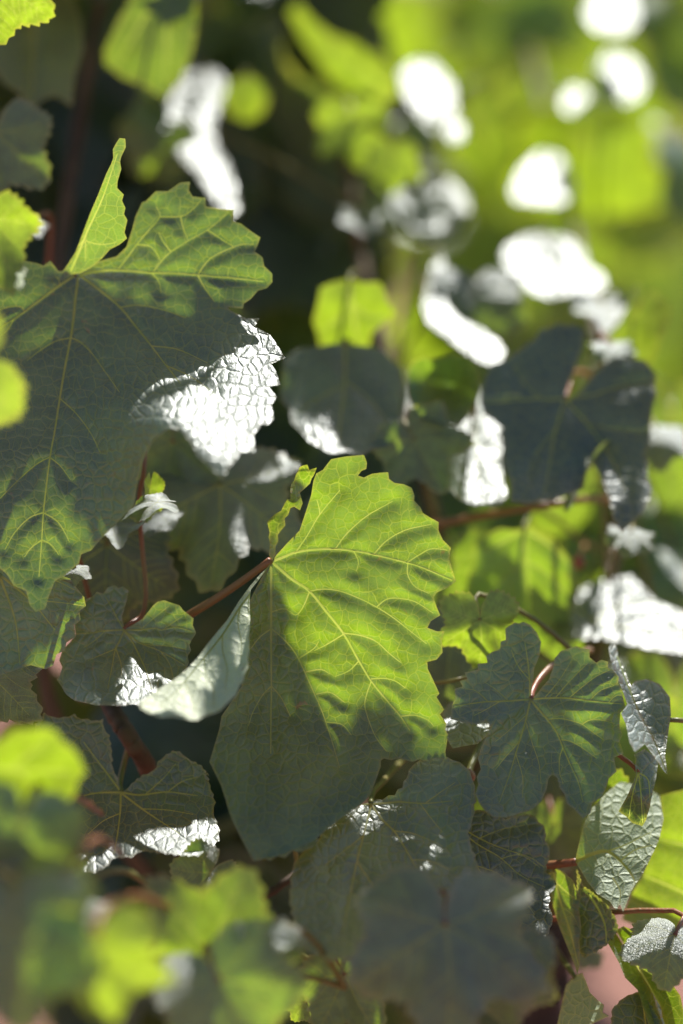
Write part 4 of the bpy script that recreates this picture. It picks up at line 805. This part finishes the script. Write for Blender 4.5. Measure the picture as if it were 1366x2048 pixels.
traced_leaf('glow', 'glowing green leaf with a black shadow across it below the pink stalk', [dict(poly=[(948, 1082), (975, 1070), (1000, 1056), (1030, 1060), (1062, 1053), (1085, 1070), (1112, 1080), (1130, 1105), (1147, 1120), (1150, 1150), (1158, 1180), (1145, 1210), (1142, 1240), (1125, 1262), (1112, 1290), (1080, 1300), (1050, 1315), (1010, 1302), (980, 1303), (945, 1280), (928, 1260), (938, 1220), (932, 1180), (946, 1120)], ctrl=[(1050, 1056, -118), (1150, 1150, -112), (940, 1100, -126), (1050, 1300, -136), (940, 1250, -138), (1050, 1180, -124)], mat='main', step=6)], [(0, [(1050, 1058), (1055, 1150), (1060, 1260)], [[(1053, 1120), (1100, 1150), (1140, 1190)], [(1053, 1120), (1000, 1160), (960, 1210)]]), (0, [(1050, 1060), (1000, 1085), (955, 1110)], []), (0, [(1050, 1060), (1100, 1090), (1140, 1130)], [])], (1050, 1058), petiole=([(1050, 1057, -118), (1052, 1045, -130), (1080, 1020, -150), (1190, 1100, -190)], 0.0012, 'petiole'))
shadow_caster('glow', [(915, 1040), (985, 1058), (1020, 1100), (1045, 1140), (1054, 1190), (1050, 1235), (1010, 1262), (960, 1275), (915, 1270)])
traced_leaf('band', 'leaf edge lit into a long white band above the cup shaped leaf', [dict(poly=[(846, 610), (856, 570), (866, 530), (880, 505), (888, 520), (884, 560), (892, 610), (920, 640), (960, 657), (995, 683), (1010, 705), (1000, 722), (975, 728), (950, 716), (920, 694), (880, 664), (856, 642)], ctrl=[(875, 515, -244), (868, 600, -212), (900, 640, -196), (985, 690, -180), (960, 720, -164), (880, 660, -186)], step=6)], [], (875, 515), petiole=([(877, 512, -244), (875, 500, -255), (830, 520, -270), (790, 760, -230)], 0.0012, 'petiole'))
traced_leaf('ridge', 'white sunlit leaf with a grey middle over bright greenery', [dict(poly=[(1003, 512), (1020, 490), (1045, 476), (1090, 468), (1140, 480), (1165, 500), (1180, 538), (1205, 553), (1213, 575), (1190, 590), (1150, 592), (1100, 597), (1060, 588), (1042, 562), (1015, 542)], ctrl=[(1090, 470, -308), (1010, 525, -282), (1175, 530, -282), (1060, 585, -256), (1200, 575, -258), (1100, 540, -284), (1120, 590, -252)], step=7)], [(0, [(1090, 472), (1095, 530), (1100, 585)], [])], (1090, 472), petiole=([(1090, 472, -308), (1092, 465, -320), (1130, 520, -350)], 0.0012, 'petiole'))
traced_leaf('nearby', 'near blurred yellow green leaf at the picture edge above other near leaves', [dict(poly=[(-80, 1500), (-30, 1490), (0, 1478), (30, 1452), (60, 1455), (85, 1448), (112, 1460), (125, 1478), (145, 1490), (160, 1512), (172, 1540), (155, 1560), (152, 1580), (138, 1600), (142, 1640), (110, 1672), (80, 1655), (50, 1655), (0, 1632), (-80, 1610)], ctrl=[(60, 1450, 162), (170, 1540, 150), (60, 1650, 138), (-60, 1560, 150), (110, 1660, 134)], mat='young', step=7)], [(0, [(-60, 1530), (30, 1540), (140, 1545)], [[(20, 1540), (70, 1500), (100, 1470)], [(40, 1541), (80, 1590), (110, 1640)]])], (-60, 1530))

def soft_leaf(key, label, poly, ctrl, mat='leaf', teeth=3, vein=None, hub=None):
    hub = hub or poly[0]; d0 = sum(c[2] for c in ctrl) / len(ctrl)
    traced_leaf(key, label, [dict(poly=poly, ctrl=ctrl, mat=mat, step=8, teeth=teeth)], [(0, v, []) for v in (vein or [])], hub, petiole=([(hub[0], hub[1], tps(ctrl)([hub[0]], [hub[1]])[0]), (hub[0] + 4, hub[1] - 6, d0 - 30), (hub[0] + 20, hub[1] + 20, d0 - 110)], 0.0012, 'petiole'))
def glint(key, label, x, y, r, d):
    q = r * K * (FOCUS - d / 1000) * 1000 * 1.5
    poly = [(x + r * (1 + 0.12 * math.sin(3 * a + x)) * math.sin(a), y - r * (1 + 0.1 * math.cos(5 * a + y)) * math.cos(a)) for a in np.linspace(0, 6.283, 18)[:-1]]
    soft_leaf(key, label, poly, [(x, y - r, d - q), (x, y + r, d + q), (x - r, y, d + q * 0.15), (x + r, y, d - q * 0.15)], teeth=0)
soft_leaf('streak', 'long leaf streaked white with sun beside a round yellow leaf', [(400, 138), (430, 140), (452, 165), (440, 210), (426, 250), (432, 290), (452, 320), (470, 370), (480, 420), (455, 437), (430, 400), (400, 352), (370, 322), (345, 290), (328, 250), (338, 210), (350, 170), (375, 145)], [(400, 145, -325), (340, 250, -288), (440, 200, -306), (400, 320, -258), (460, 400, -218), (370, 310, -260), (470, 425, -206)])
soft_leaf('round', 'small round glowing yellow leaf', [(490, 152), (520, 160), (538, 190), (528, 225), (495, 242), (460, 230), (446, 198), (458, 165)], [(490, 155, -300), (538, 195, -302), (446, 198, -300), (495, 240, -312)], 'young')
soft_leaf('long', 'long yellow leaf with a pale folded tip', [(800, 192), (770, 202), (730, 190), (690, 187), (655, 145), (610, 82), (580, 22), (600, 8), (625, 40), (660, 68), (710, 84), (760, 108), (790, 150)], [(590, 20, -350), (800, 190, -345), (700, 180, -352), (720, 90, -338)], 'young', vein=[[(800, 190), (720, 135), (620, 50)]])
soft_leaf('crinkled', 'crinkled grey leaf behind the long yellow leaf', [(848, 120), (870, 128), (905, 170), (912, 230), (880, 242), (840, 226), (815, 200), (800, 150), (825, 125)], [(850, 125, -385), (860, 238, -340), (908, 190, -360), (805, 170, -364)])
glint('upright', 'upright white sunlit leaf under the crinkled grey leaf', 836, 275, 42, -352)
glint('dot', 'tiny white sunlit leaf beside the upright white leaf', 910, 264, 20, -352)
soft_leaf('cupped', 'blue grey cupped leaf with a white dot of sun', [(860, 350), (905, 364), (932, 390), (937, 430), (917, 472), (870, 492), (828, 477), (798, 440), (793, 400), (820, 364)], [(860, 355, -352), (865, 488, -294), (798, 420, -322), (932, 420, -324), (865, 425, -326)])
shadow_caster('cupped', [(770, 330), (888, 335), (884, 400), (945, 412), (945, 510), (770, 510)])
soft_leaf('triangle', 'triangular white sunlit leaf in the thicket', [(1095, 308), (1115, 316), (1142, 345), (1154, 386), (1120, 404), (1070, 402), (1032, 396), (1028, 378), (1045, 343), (1078, 312)], [(1095, 310, -470), (1150, 385, -426), (1035, 390, -418), (1090, 402, -414), (1090, 360, -442)])
soft_leaf('dull', 'dull green backlit leaf hanging beside the smooth grey leaf', [(330, -40), (392, -32), (398, 40), (384, 110), (362, 160), (332, 197), (290, 172), (242, 152), (212, 128), (212, 98), (240, 40), (270, -20)], [(330, -40, -184), (395, 60, -184), (330, 190, -196), (215, 115, -196)], 'back', vein=[[(330, -35), (335, 60), (332, 170)], [(330, -35), (280, 50), (235, 130)]])
soft_leaf('smooth', 'smooth grey leaf hanging in the dark upper corner', [(60, -40), (130, -35), (160, 40), (166, 100), (150, 150), (142, 217), (112, 195), (85, 202), (60, 228), (40, 190), (10, 172), (-30, 120), (-40, -30)], [(60, -40, -190), (60, 222, -132), (162, 80, -170), (-30, 80, -158), (70, 90, -162)], vein=[[(60, -35), (68, 80), (62, 200)]])
shadow_caster('smooth', [(-60, -60), (190, -60), (190, 250), (-60, 250)])
glint('spot', 'large round spot of white glare in the far thicket', 1234, 158, 50, -480)
glint('topspot', 'white glare on a leaf at the very top of the far thicket', 1226, 18, 48, -490)
glint('minor', 'smaller white glare beside the large round spot of glare', 1152, 200, 26, -470)

# ------------------------------------------------------------------ softly focused leaves, each placed and turned as it stands
L = gen_leaf
L('yellow green leaf edge glowing above the grey leaf in the upper corner', 0, -40, 1.02, 135, 0, -12, 10, 0, 'young')
L('dark leaf with a pale rim at the picture edge above the broad leaf', -10, 265, 1.14, 160, -12, 8, 10, 2, 'leaf', shade=True)
L('small white sunlit leaf above the broad leaf', 62, 440, 1.15, 50, -40, 57, 8, 3, 'leaf')
L('yellow green leaf in front of the broad leaf base', -40, 440, 1.0, 165, -25, -12, 0, 4, 'young')
L('pale underside of a yellowing leaf overlapping the broad leaf', -60, 730, 0.96, 190, -72, 0, 5, 0, 'young', under=True)
L('very large smooth dark leaf hanging in the middle shade', 615, 300, 1.46, 270, -4, 22, 0, 6, 'leaf', shade=True)
L('small green leaf glimpsed behind the white streaked leaf', 320, 270, 1.33, 110, -40, -8, 0, 1, 'back')
L('small yellow leaf left of the upright white leaf', 705, 235, 1.38, 105, 12, -12, 0, 4, 'young')
L('tiny yellow leaf hanging under the upright white leaf', 785, 315, 1.39, 75, 0, -10, 0, 2, 'young')
L('narrow white leaf standing on edge by the cupped grey leaf', 765, 380, 1.35, 120, 0, 48, 35, 2, 'leaf', aspect=0.5)
L('small pale leaf tip with yellow edge by the dark middle leaf', 725, 430, 1.34, 60, 0, 50, 8, 0, 'leaf')
L('dark leaf behind a long white sunlit edge', 950, 590, 1.28, 130, 0, 25, 0, 0, 'leaf', shade=True)
L('dull green leaf behind the top of the large backlit leaf', 830, 880, 1.14, 120, 30, 4, 0, 4, 'leaf')
L('upright green leaf below the big dark lobed leaf', 1190, 960, 1.28, 200, 5, -10, 10, 3, 'back', aspect=0.75)
L('slim white sunlit leaf edge at the notch of the big dark leaf', 1180, 935, 1.15, 120, -16, 51, -20, 5, 'leaf', aspect=0.35)
L('small white leaf over the upright green leaf', 1262, 1065, 1.18, 65, -20, 57, 8, 1, 'leaf')
L('white sunlit leaf at the side of the big dark lobed leaf', 1312, 860, 1.2, 95, 0, 56, 8, 3, 'leaf')
L('pale green leaf side on at the picture edge', 1345, 850, 1.32, 200, 5, -10, 0, 0, 'main')
L('glowing leaf behind the glaring white leaf', 1300, 1040, 1.36, 180, 0, -10, 0, 4, 'back')
L('green leaf between the pink stalk and the glaring white leaf', 1205, 1110, 1.30, 120, 10, -8, 0, 7, 'back')
L('tiny white leaf at the picture edge above the glaring white leaf', 1366, 1130, 1.3, 80, 0, 57, 8, 2, 'leaf')
L('bright green leaf showing under the glaring white leaf', 1190, 1215, 1.25, 130, 0, -12, 0, 1, 'back')
L('green leaf behind the lobed leaf, below the glowing leaf', 1070, 1240, 1.19, 170, 0, -10, 0, 0, 'main')
L('two toned pale leaf top above the big dark lobed leaf', 1205, 620, 1.26, 90, -5, 52, 8, 4, 'leaf')
L('small white leaf pressed above the big dark lobed leaf', 1222, 690, 1.22, 60, 10, 57, 8, 1, 'leaf')
L('yellow curled leaf beside the small pressed white leaf', 1265, 640, 1.22, 130, -20, -12, 20, 5, 'young', aspect=0.5)
L('dark shaded leaf behind the red stalk of the large backlit leaf', 440, 970, 1.125, 225, -4, 32, 0, 6, 'leaf', shade=True)
L('dull green leaf under the white lobe of the broad leaf', 345, 885, 1.13, 130, -5, 6, 0, 2, 'leaf')
L('tiny white upper leaflet by the thin brown stalk', 315, 1005, 1.045, 85, -78, 54, 8, 1, 'leaf', aspect=0.5, petiole=False)
L('tiny white lower leaflet by the thin brown stalk', 318, 1025, 1.045, 65, -30, 52, 8, 0, 'leaf', petiole=False)
L('tiny yellow leaflet behind the white leaflets', 300, 980, 1.075, 70, 0, -10, 30, 2, 'young', aspect=0.5, petiole=False)
L('wrinkled pale leaf rim under the broad leaf', 225, 1050, 1.085, 75, 10, 48, 8, 4, 'leaf')
L('dark leaf in the gap above the small rounded leaf', 215, 1090, 1.11, 180, 0, 6, 0, 0, 'dark', shade=True)
L('small white tip peeping behind the broad leaf point', 148, 1135, 1.06, 42, 0, 56, 8, 3, 'leaf')
L('dark leaf with a white dotted rim at the picture edge', -25, 1345, 1.06, 150, -12, 8, 0, 6, 'leaf', shade=True)
L('near blurred green leaf below the near yellow green leaf', 40, 1660, 0.88, 170, -10, -4, 0, 3, 'leaf')
L('near blurred grey leaf between two yellow green leaves', 20, 1655, 0.89, 110, -40, 34, 0, 0, 'leaf', shade=True)
L('near blurred bright green leaf low in the corner', 195, 1905, 0.84, 180, 0, -16, 0, 6, 'young')
L('near blurred dark leaf in the lowest corner', 30, 1850, 0.84, 220, 5, 12, 0, 0, 'leaf', shade=True)
L('near blurred white spot of a sunlit leaf', 165, 1815, 0.90, 75, -10, 56, 8, 1, 'leaf')
L('near blurred pale green leaf beside the white spot', 120, 1770, 0.87, 110, -30, -6, 0, 4, 'leaf')
L('soft green upturned leaf with its stalk at the bottom', 425, 1910, 1.00, 190, 158, -14, 0, 6, 'main', aspect=1.15)
L('dark rim of a rolled leaf above the soft green leaf', 420, 1745, 1.03, 90, -40, 25, 0, 5, 'leaf', petiole=False)
L('near blurred grey leaf with a white crown', 470, 1935, 0.95, 130, 5, 40, 0, 3, 'leaf')
L('small leaf with a white back beside the grey drooping leaf', 530, 1885, 1.0, 85, -60, 50, 8, 7, 'leaf', aspect=0.7)
L('near blurred dark leaf at the lower edge', 440, 1960, 0.92, 190, 30, 15, 0, 0, 'leaf', shade=True)
L('blurred slate leaf hanging below the grey drooping leaf', 890, 1850, 0.955, 250, 0, 30, 0, 6, 'leaf', shade=True)
L('blurred olive green leaf beside the blurred slate leaf', 1020, 1935, 0.96, 160, 0, -4, 0, 1, 'dark', aspect=0.8)
L('dark green leaf over the pink soil gap', 690, 1950, 1.02, 140, 30, 5, 0, 4, 'leaf')
L('tiny yellow green leaf over the pink soil gap', 610, 2005, 1.02, 50, -30, -12, 0, 2, 'young')
L('tiny yellow leaf below the brown shoot', 705, 1930, 1.06, 45, 10, -12, 0, 0, 'young')
L('smooth pale grey leaf behind the notch of the lobed leaf', 1105, 1530, 1.19, 170, 0, 48, 8, 1, 'leaf')
L('soft green leaf behind the stalk of the turned leaf', 1110, 1650, 1.16, 120, 10, -8, 0, 0, 'main')
L('bright green leaf behind the side of the lobed leaf', 1235, 1450, 1.17, 165, 5, -12, 0, 4, 'main')
L('olive leaf above the folded small leaf', 1310, 1290, 1.26, 160, 0, 0, 0, 3, 'dark')
L('green leaf in soft shade at the picture edge', 1350, 1400, 1.24, 190, 0, -8, 0, 1, 'main')
L('glowing leaf behind the side of the large backlit leaf', 905, 1130, 1.17, 140, 12, -10, 0, 0, 'main')
L('small green leaf beside the orange bud', 960, 1240, 1.14, 110, 0, -10, 0, 6, 'young')
L('dark leaf below the orange bud', 900, 1290, 1.13, 150, 0, 5, 0, 2, 'dark', shade=True)
L('white sunlit leaf over the yellow leaf at the picture edge', 1350, 1870, 1.04, 120, -20, 54, 8, 3, 'leaf')
L('white sunlit leaf scrap under the hanging dark leaf', 1180, 1905, 1.075, 42, -30, 52, 8, 1, 'leaf')
L('thin green leaf strip behind the turned leaf', 1185, 1600, 1.10, 150, 14, -10, 30, 5, 'main', aspect=0.5)

L('faint pale leaf below the large round spot of glare', 1270, 255, 1.62, 75, 0, 52, 8, 0, 'leaf')
L('pale grey leaf at the picture edge in the far thicket', 1340, 300, 1.6, 70, 0, 50, 8, 2, 'leaf')

# the pink stalk and the buds
def shoot(label, pts, r, mat, bud=None):
    X = spline([P3(*p) for p in pts], 24); root = mk_empty('vine_shoot', X[0]); tag(root, label, 'shoot')
    R = np.linspace(r, r * 0.8, 24); R[-3:] *= 1.25
    mk_obj('stem', tubes_mesh('stem', [(X - X[0], R)], 10), M[mat], root)
    if bud:
        x, y, z, br, bm = bud; c = P3(x, y, z) - X[0]; V = []; F = []; n = 8
        prof = [(0.2, -1.0), (0.75, -0.7), (1.0, -0.1), (0.8, 0.5), (0.4, 0.95), (0.08, 1.2)]
        for i, (a, h) in enumerate(prof):
            for k in range(n): V.append(c + br * (a * math.cos(6.283 * k / n) * RGT + a * math.sin(6.283 * k / n) * FWD + h * UPV))
        for i in range(len(prof) - 1):
            for k in range(n): F.append((i * n + k, i * n + (k + 1) % n, (i + 1) * n + (k + 1) % n, (i + 1) * n + k))
        F.append(tuple(range(n - 1, -1, -1))); F.append(tuple((len(prof) - 1) * n + k for k in range(n)))
        mk_obj('bud', mesh_from(V, F, 'bud'), M[bm], root)
    return root
shoot('pink leaf stalk stretched below the big dark lobed leaf', [(860, 1052, 1.19), (940, 1036, 1.165), (1040, 1018, 1.155), (1130, 1004, 1.16), (1180, 998, 1.18), (1240, 1000, 1.26)], 0.0021, 'petiole_red')
shoot('short brown shoot with a red tipped bud beside the lobed leaf', [(985, 1450, 1.12), (962, 1490, 1.10), (945, 1525, 1.085), (938, 1545, 1.08)], 0.0016, 'petiole', (938, 1552, 1.078, 0.0030, 'bud'))
shoot('small orange bud glowing between leaves above the lobed leaf', [(990, 1230, 1.2), (975, 1262, 1.15), (967, 1285, 1.14)], 0.0014, 'petiole_red', (965, 1290, 1.138, 0.0050, 'petiole_red'))
shoot('small red bud hanging beside the glowing green leaf', [(1170, 1090, 1.22), (1160, 1110, 1.19), (1157, 1122, 1.185)], 0.0012, 'petiole_red', (1157, 1125, 1.185, 0.0034, 'petiole_red'))
shoot('thin green stalk crossing from the large backlit leaf to the lobed leaf', [(868, 1366, 1.09), (900, 1362, 1.085), (935, 1354, 1.09), (985, 1340, 1.13)], 0.0010, 'petiole')

# ------------------------------------------------------------------ thicket behind: single leaves, too alike to tell apart
TH_L = 'out of focus vine leaf in the sunlit thicket behind the nearer leaves'; TH_G = 'sunlit leaves of the thicket behind'
SH_L = 'out of focus vine leaf in the deep shade behind the broad leaf'; SH_G = 'shaded leaves behind the broad leaf'
MASS = {}; SCAT = set(); GONE = set()
def scatter(n, xr, yr, zr, label, group, mats, tilt, size=(0.05, 0.085), keep=None, mass=None):
    for i in range(n):
        for _ in range(40):
            x = rng.uniform(*xr); y = rng.uniform(*yr); Z = rng.uniform(*zr)
            if keep is None or keep(x, y, Z): break
        sm = rng.uniform(*size)
        tl = rng.gauss(*tilt); mt = rng.choice(mats); un = rng.random() < 0.12
        lab = ('pale backed' if un else 'glinting' if tl > 34 else 'yellow green' if mt == 'young' else 'dark' if mt == 'deep' else 'green') + ' ' + label
        o = L(lab, x, y, Z, sm / (K * Z), rng.gauss(0, 45), tl, rng.gauss(0, 30), rng.randrange(8), mt, un, veins=False, group=lab, petiole=False)
        if mass: MASS.setdefault(mass, []).append(o)
        else: SCAT.add(o.name)
# sunlit side: from the middle to the upper corner, further and further back
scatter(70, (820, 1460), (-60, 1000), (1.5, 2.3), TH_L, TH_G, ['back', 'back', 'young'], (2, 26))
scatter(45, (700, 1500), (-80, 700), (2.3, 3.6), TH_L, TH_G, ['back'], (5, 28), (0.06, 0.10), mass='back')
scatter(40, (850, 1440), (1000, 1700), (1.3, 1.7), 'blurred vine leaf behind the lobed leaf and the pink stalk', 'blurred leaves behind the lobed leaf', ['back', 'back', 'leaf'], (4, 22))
# shaded side
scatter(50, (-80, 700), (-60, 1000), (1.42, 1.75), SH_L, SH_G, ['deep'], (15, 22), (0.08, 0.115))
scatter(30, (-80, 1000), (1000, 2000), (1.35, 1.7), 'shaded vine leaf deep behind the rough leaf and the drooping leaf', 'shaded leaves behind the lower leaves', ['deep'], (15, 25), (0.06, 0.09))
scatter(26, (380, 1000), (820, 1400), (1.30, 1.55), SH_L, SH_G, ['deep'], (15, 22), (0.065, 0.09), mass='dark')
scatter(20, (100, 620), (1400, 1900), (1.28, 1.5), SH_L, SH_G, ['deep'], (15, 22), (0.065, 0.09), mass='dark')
# unseen leaves added above the frame to darken the shaded side
for i in range(70):
    p = P3(rng.uniform(-250, 760), rng.uniform(-900, -130), rng.uniform(1.25, 2.0))
    sz = rng.uniform(0.07, 0.11)
    SHADE_CASTERS.append(L(OVER_LABEL, 0, 0, 1.4, sz / (K * 1.4), rng.gauss(0, 60), rng.gauss(55, 20), rng.gauss(0, 30), rng.randrange(8), 'dark', veins=False, petiole=False, pos=p))

# faces of the added shade casters that would rob the sunlit patches of their sun are cut away, the rest is merged into one unseen mass overhead
FULLY_SHADED = ('hanging', 'lowest', 'scroll', 'netted', 'bigdark', 'smooth')
for (key, pc), poly in POLYS.items():
    if key in FULLY_SHADED: continue
    a = np.array(poly); xs = np.arange(a[:, 0].min() + 5, a[:, 0].max(), 13); ys = np.arange(a[:, 1].min() + 5, a[:, 1].max(), 13)
    g_ = np.array([(x, y) for x in xs for y in ys]); g_ = g_[in_poly(g_, a)]
    for sh in SHADOWS.get((key, pc), []):
        if len(g_): g_ = g_[~in_poly(g_, np.array(sh))]
    if not len(g_): continue
    W_ = P3v(g_[:, 0], g_[:, 1], FOCUS - LEAVES[key][1][pc](g_[:, 0], g_[:, 1]) / 1000)
    LIT += [(key, q) for q in W_]
bpy.context.view_layer.update()
dg = bpy.context.evaluated_depsgraph_get()
EYE = np.array([0, 0, CAM_Z])
can = set(r.name for r in SHADE_CASTERS)
def root_of(ob_): return ob_.parent.parent if ob_.parent and ob_.parent.parent else ob_.parent
def open_share(o, pts):
    ok = 0
    for q in pts:
        o_ = Vector(q) + Vector(SUN) * 0.003; free = True
        for _ in range(12):
            hit, loc_, nr_, fi_, ob_, mx_ = SC.ray_cast(dg, o_, Vector(SUN))
            if not hit: break
            rt = root_of(ob_)
            if rt is not None and rt != o and rt.name not in can: free = False; break
            o_ = loc_ + Vector(SUN) * 0.002
        ok += free
    return ok / len(pts)
for o, Z, cs in SUNNY:          # leaves that hang in another leaf's shade are set a little nearer or further, where the sun reaches them
    sub = cs[::5]; best = (open_share(o, sub), 0.0)
    if best[0] < 0.7:
        for dz in (-0.03, 0.03, -0.06, 0.06, 0.1):
            f = (Z + dz) / Z; sh = open_share(o, [EYE + (q - EYE) * f for q in sub])
            if sh > best[0] + 0.08: best = (sh, dz)
            if sh > 0.75: break
        f = (Z + best[1]) / Z
        if best[1]:
            o.location = Vector(EYE + (np.array(o.location) - EYE) * f); o.scale = o.scale * f
            cs[:] = [EYE + (q - EYE) * f for q in cs]
bpy.context.view_layer.update(); dg = bpy.context.evaluated_depsgraph_get()
for o, Z, cs in SUNNY: LIT += [(o['label'], c) for c in cs]
can = set(r.name for r in SHADE_CASTERS); REPORT = []
carve = []
for key, q in LIT:
    o_ = Vector(q) + Vector(SUN) * 0.004; n_ = 0; mine = []; blocked = False
    while n_ < 14:
        n_ += 1
        hit, loc_, nr_, fi_, ob_, mx_ = SC.ray_cast(dg, o_, Vector(SUN))
        if not hit: break
        rt = ob_.parent.parent if ob_.parent and ob_.parent.parent else ob_.parent
        if rt is not None and rt.name in can:
            if CUSTOM.get(rt.name, 99) >= PRIO.get(key, 9): mine.append((rt.name, tuple(loc_)))
        elif rt is not None and rt.name in SCAT and key in LEAVES: GONE.add(rt.name)      # thinned, so that the sun gets through
        elif rt is not None:
            REPORT.append((key, rt['label'])); blocked = True; break
        o_ = loc_ + Vector(SUN) * 0.002
    if not blocked: carve += mine
cname = [c[0] for c in carve]; carve = [c[1] for c in carve]
carve = np.array(carve) if carve else np.zeros((0, 3))
if len(carve):
    ui = np.unique(np.round(carve / 0.002).astype(int), axis=0, return_index=True)[1]; carve = carve[ui]; cname = [cname[i] for i in ui]
if DEBUG:
    from collections import Counter
    for k, v in Counter(REPORT).most_common(60): print('BLOCK', v, k)
    print('carved', len(carve), len(LIT))
for nm_ in GONE:
    r_ = bpy.data.objects[nm_]
    for ch in list(r_.children): bpy.data.objects.remove(ch)
    bpy.data.objects.remove(r_)
def merge(roots, drop=None):
    VV = []; FF = []; UU = []; own = []; off = 0
    for r in roots:
        me = r.children[0].data; mw = np.array(r.matrix_world)
        co = np.empty(len(me.vertices) * 3); me.vertices.foreach_get('co', co); VV.append(co.reshape(-1, 3) @ mw[:3, :3].T + mw[:3, 3])
        li = np.empty(len(me.loops), int); me.loops.foreach_get('vertex_index', li); u = np.empty(len(me.loops) * 2); me.uv_layers[0].data.foreach_get('uv', u)
        uu = np.zeros((len(me.vertices), 2)); uu[li] = u.reshape(-1, 2); UU.append(uu + rng.uniform(0, 40))
        f = li.reshape(-1, 3) + off; FF.append(f); own += [r.name] * len(f); off += len(me.vertices)
    VV = np.vstack(VV); FF = np.vstack(FF); UU = np.vstack(UU)
    if drop is not None: FF = FF[drop(VV, FF, own)]
    for r in roots:
        for ch in list(r.children): bpy.data.objects.remove(ch)
        bpy.data.objects.remove(r)
    me = mesh_from(VV, [tuple(int(i) for i in f) for f in FF], 'foliage'); ul = me.uv_layers.new(name='UVMap')
    li = np.empty(len(me.loops), int); me.loops.foreach_get('vertex_index', li); ul.data.foreach_set('uv', UU[li].ravel())
    return me
from mathutils.kdtree import KDTree
def carved(VV, FF, own):
    cen = VV[FF].mean(1); keep = np.ones(len(FF), bool); kd = KDTree(len(cen))
    for i, c in enumerate(cen): kd.insert(c, i)
    kd.balance()
    for c, nm_ in zip(carve, cname):
        for co_, ix, ds in kd.find_range(c, 0.0055):
            if own[ix] == nm_: keep[ix] = False
    return keep
def stuff(name, me, mat, label):
    o = mk_obj(name, me, M[mat]); o['kind'] = 'stuff'; o['label'] = label; o['category'] = 'foliage'
stuff('shade_caster_foliage', merge(SHADE_CASTERS, carved), 'dark', 'unseen mass of leaf sheets added overhead to shade the leaves in view')
stuff('distant_foliage', merge(MASS['back']), 'back', 'far blurred mass of sunlit vine leaves behind the thicket')
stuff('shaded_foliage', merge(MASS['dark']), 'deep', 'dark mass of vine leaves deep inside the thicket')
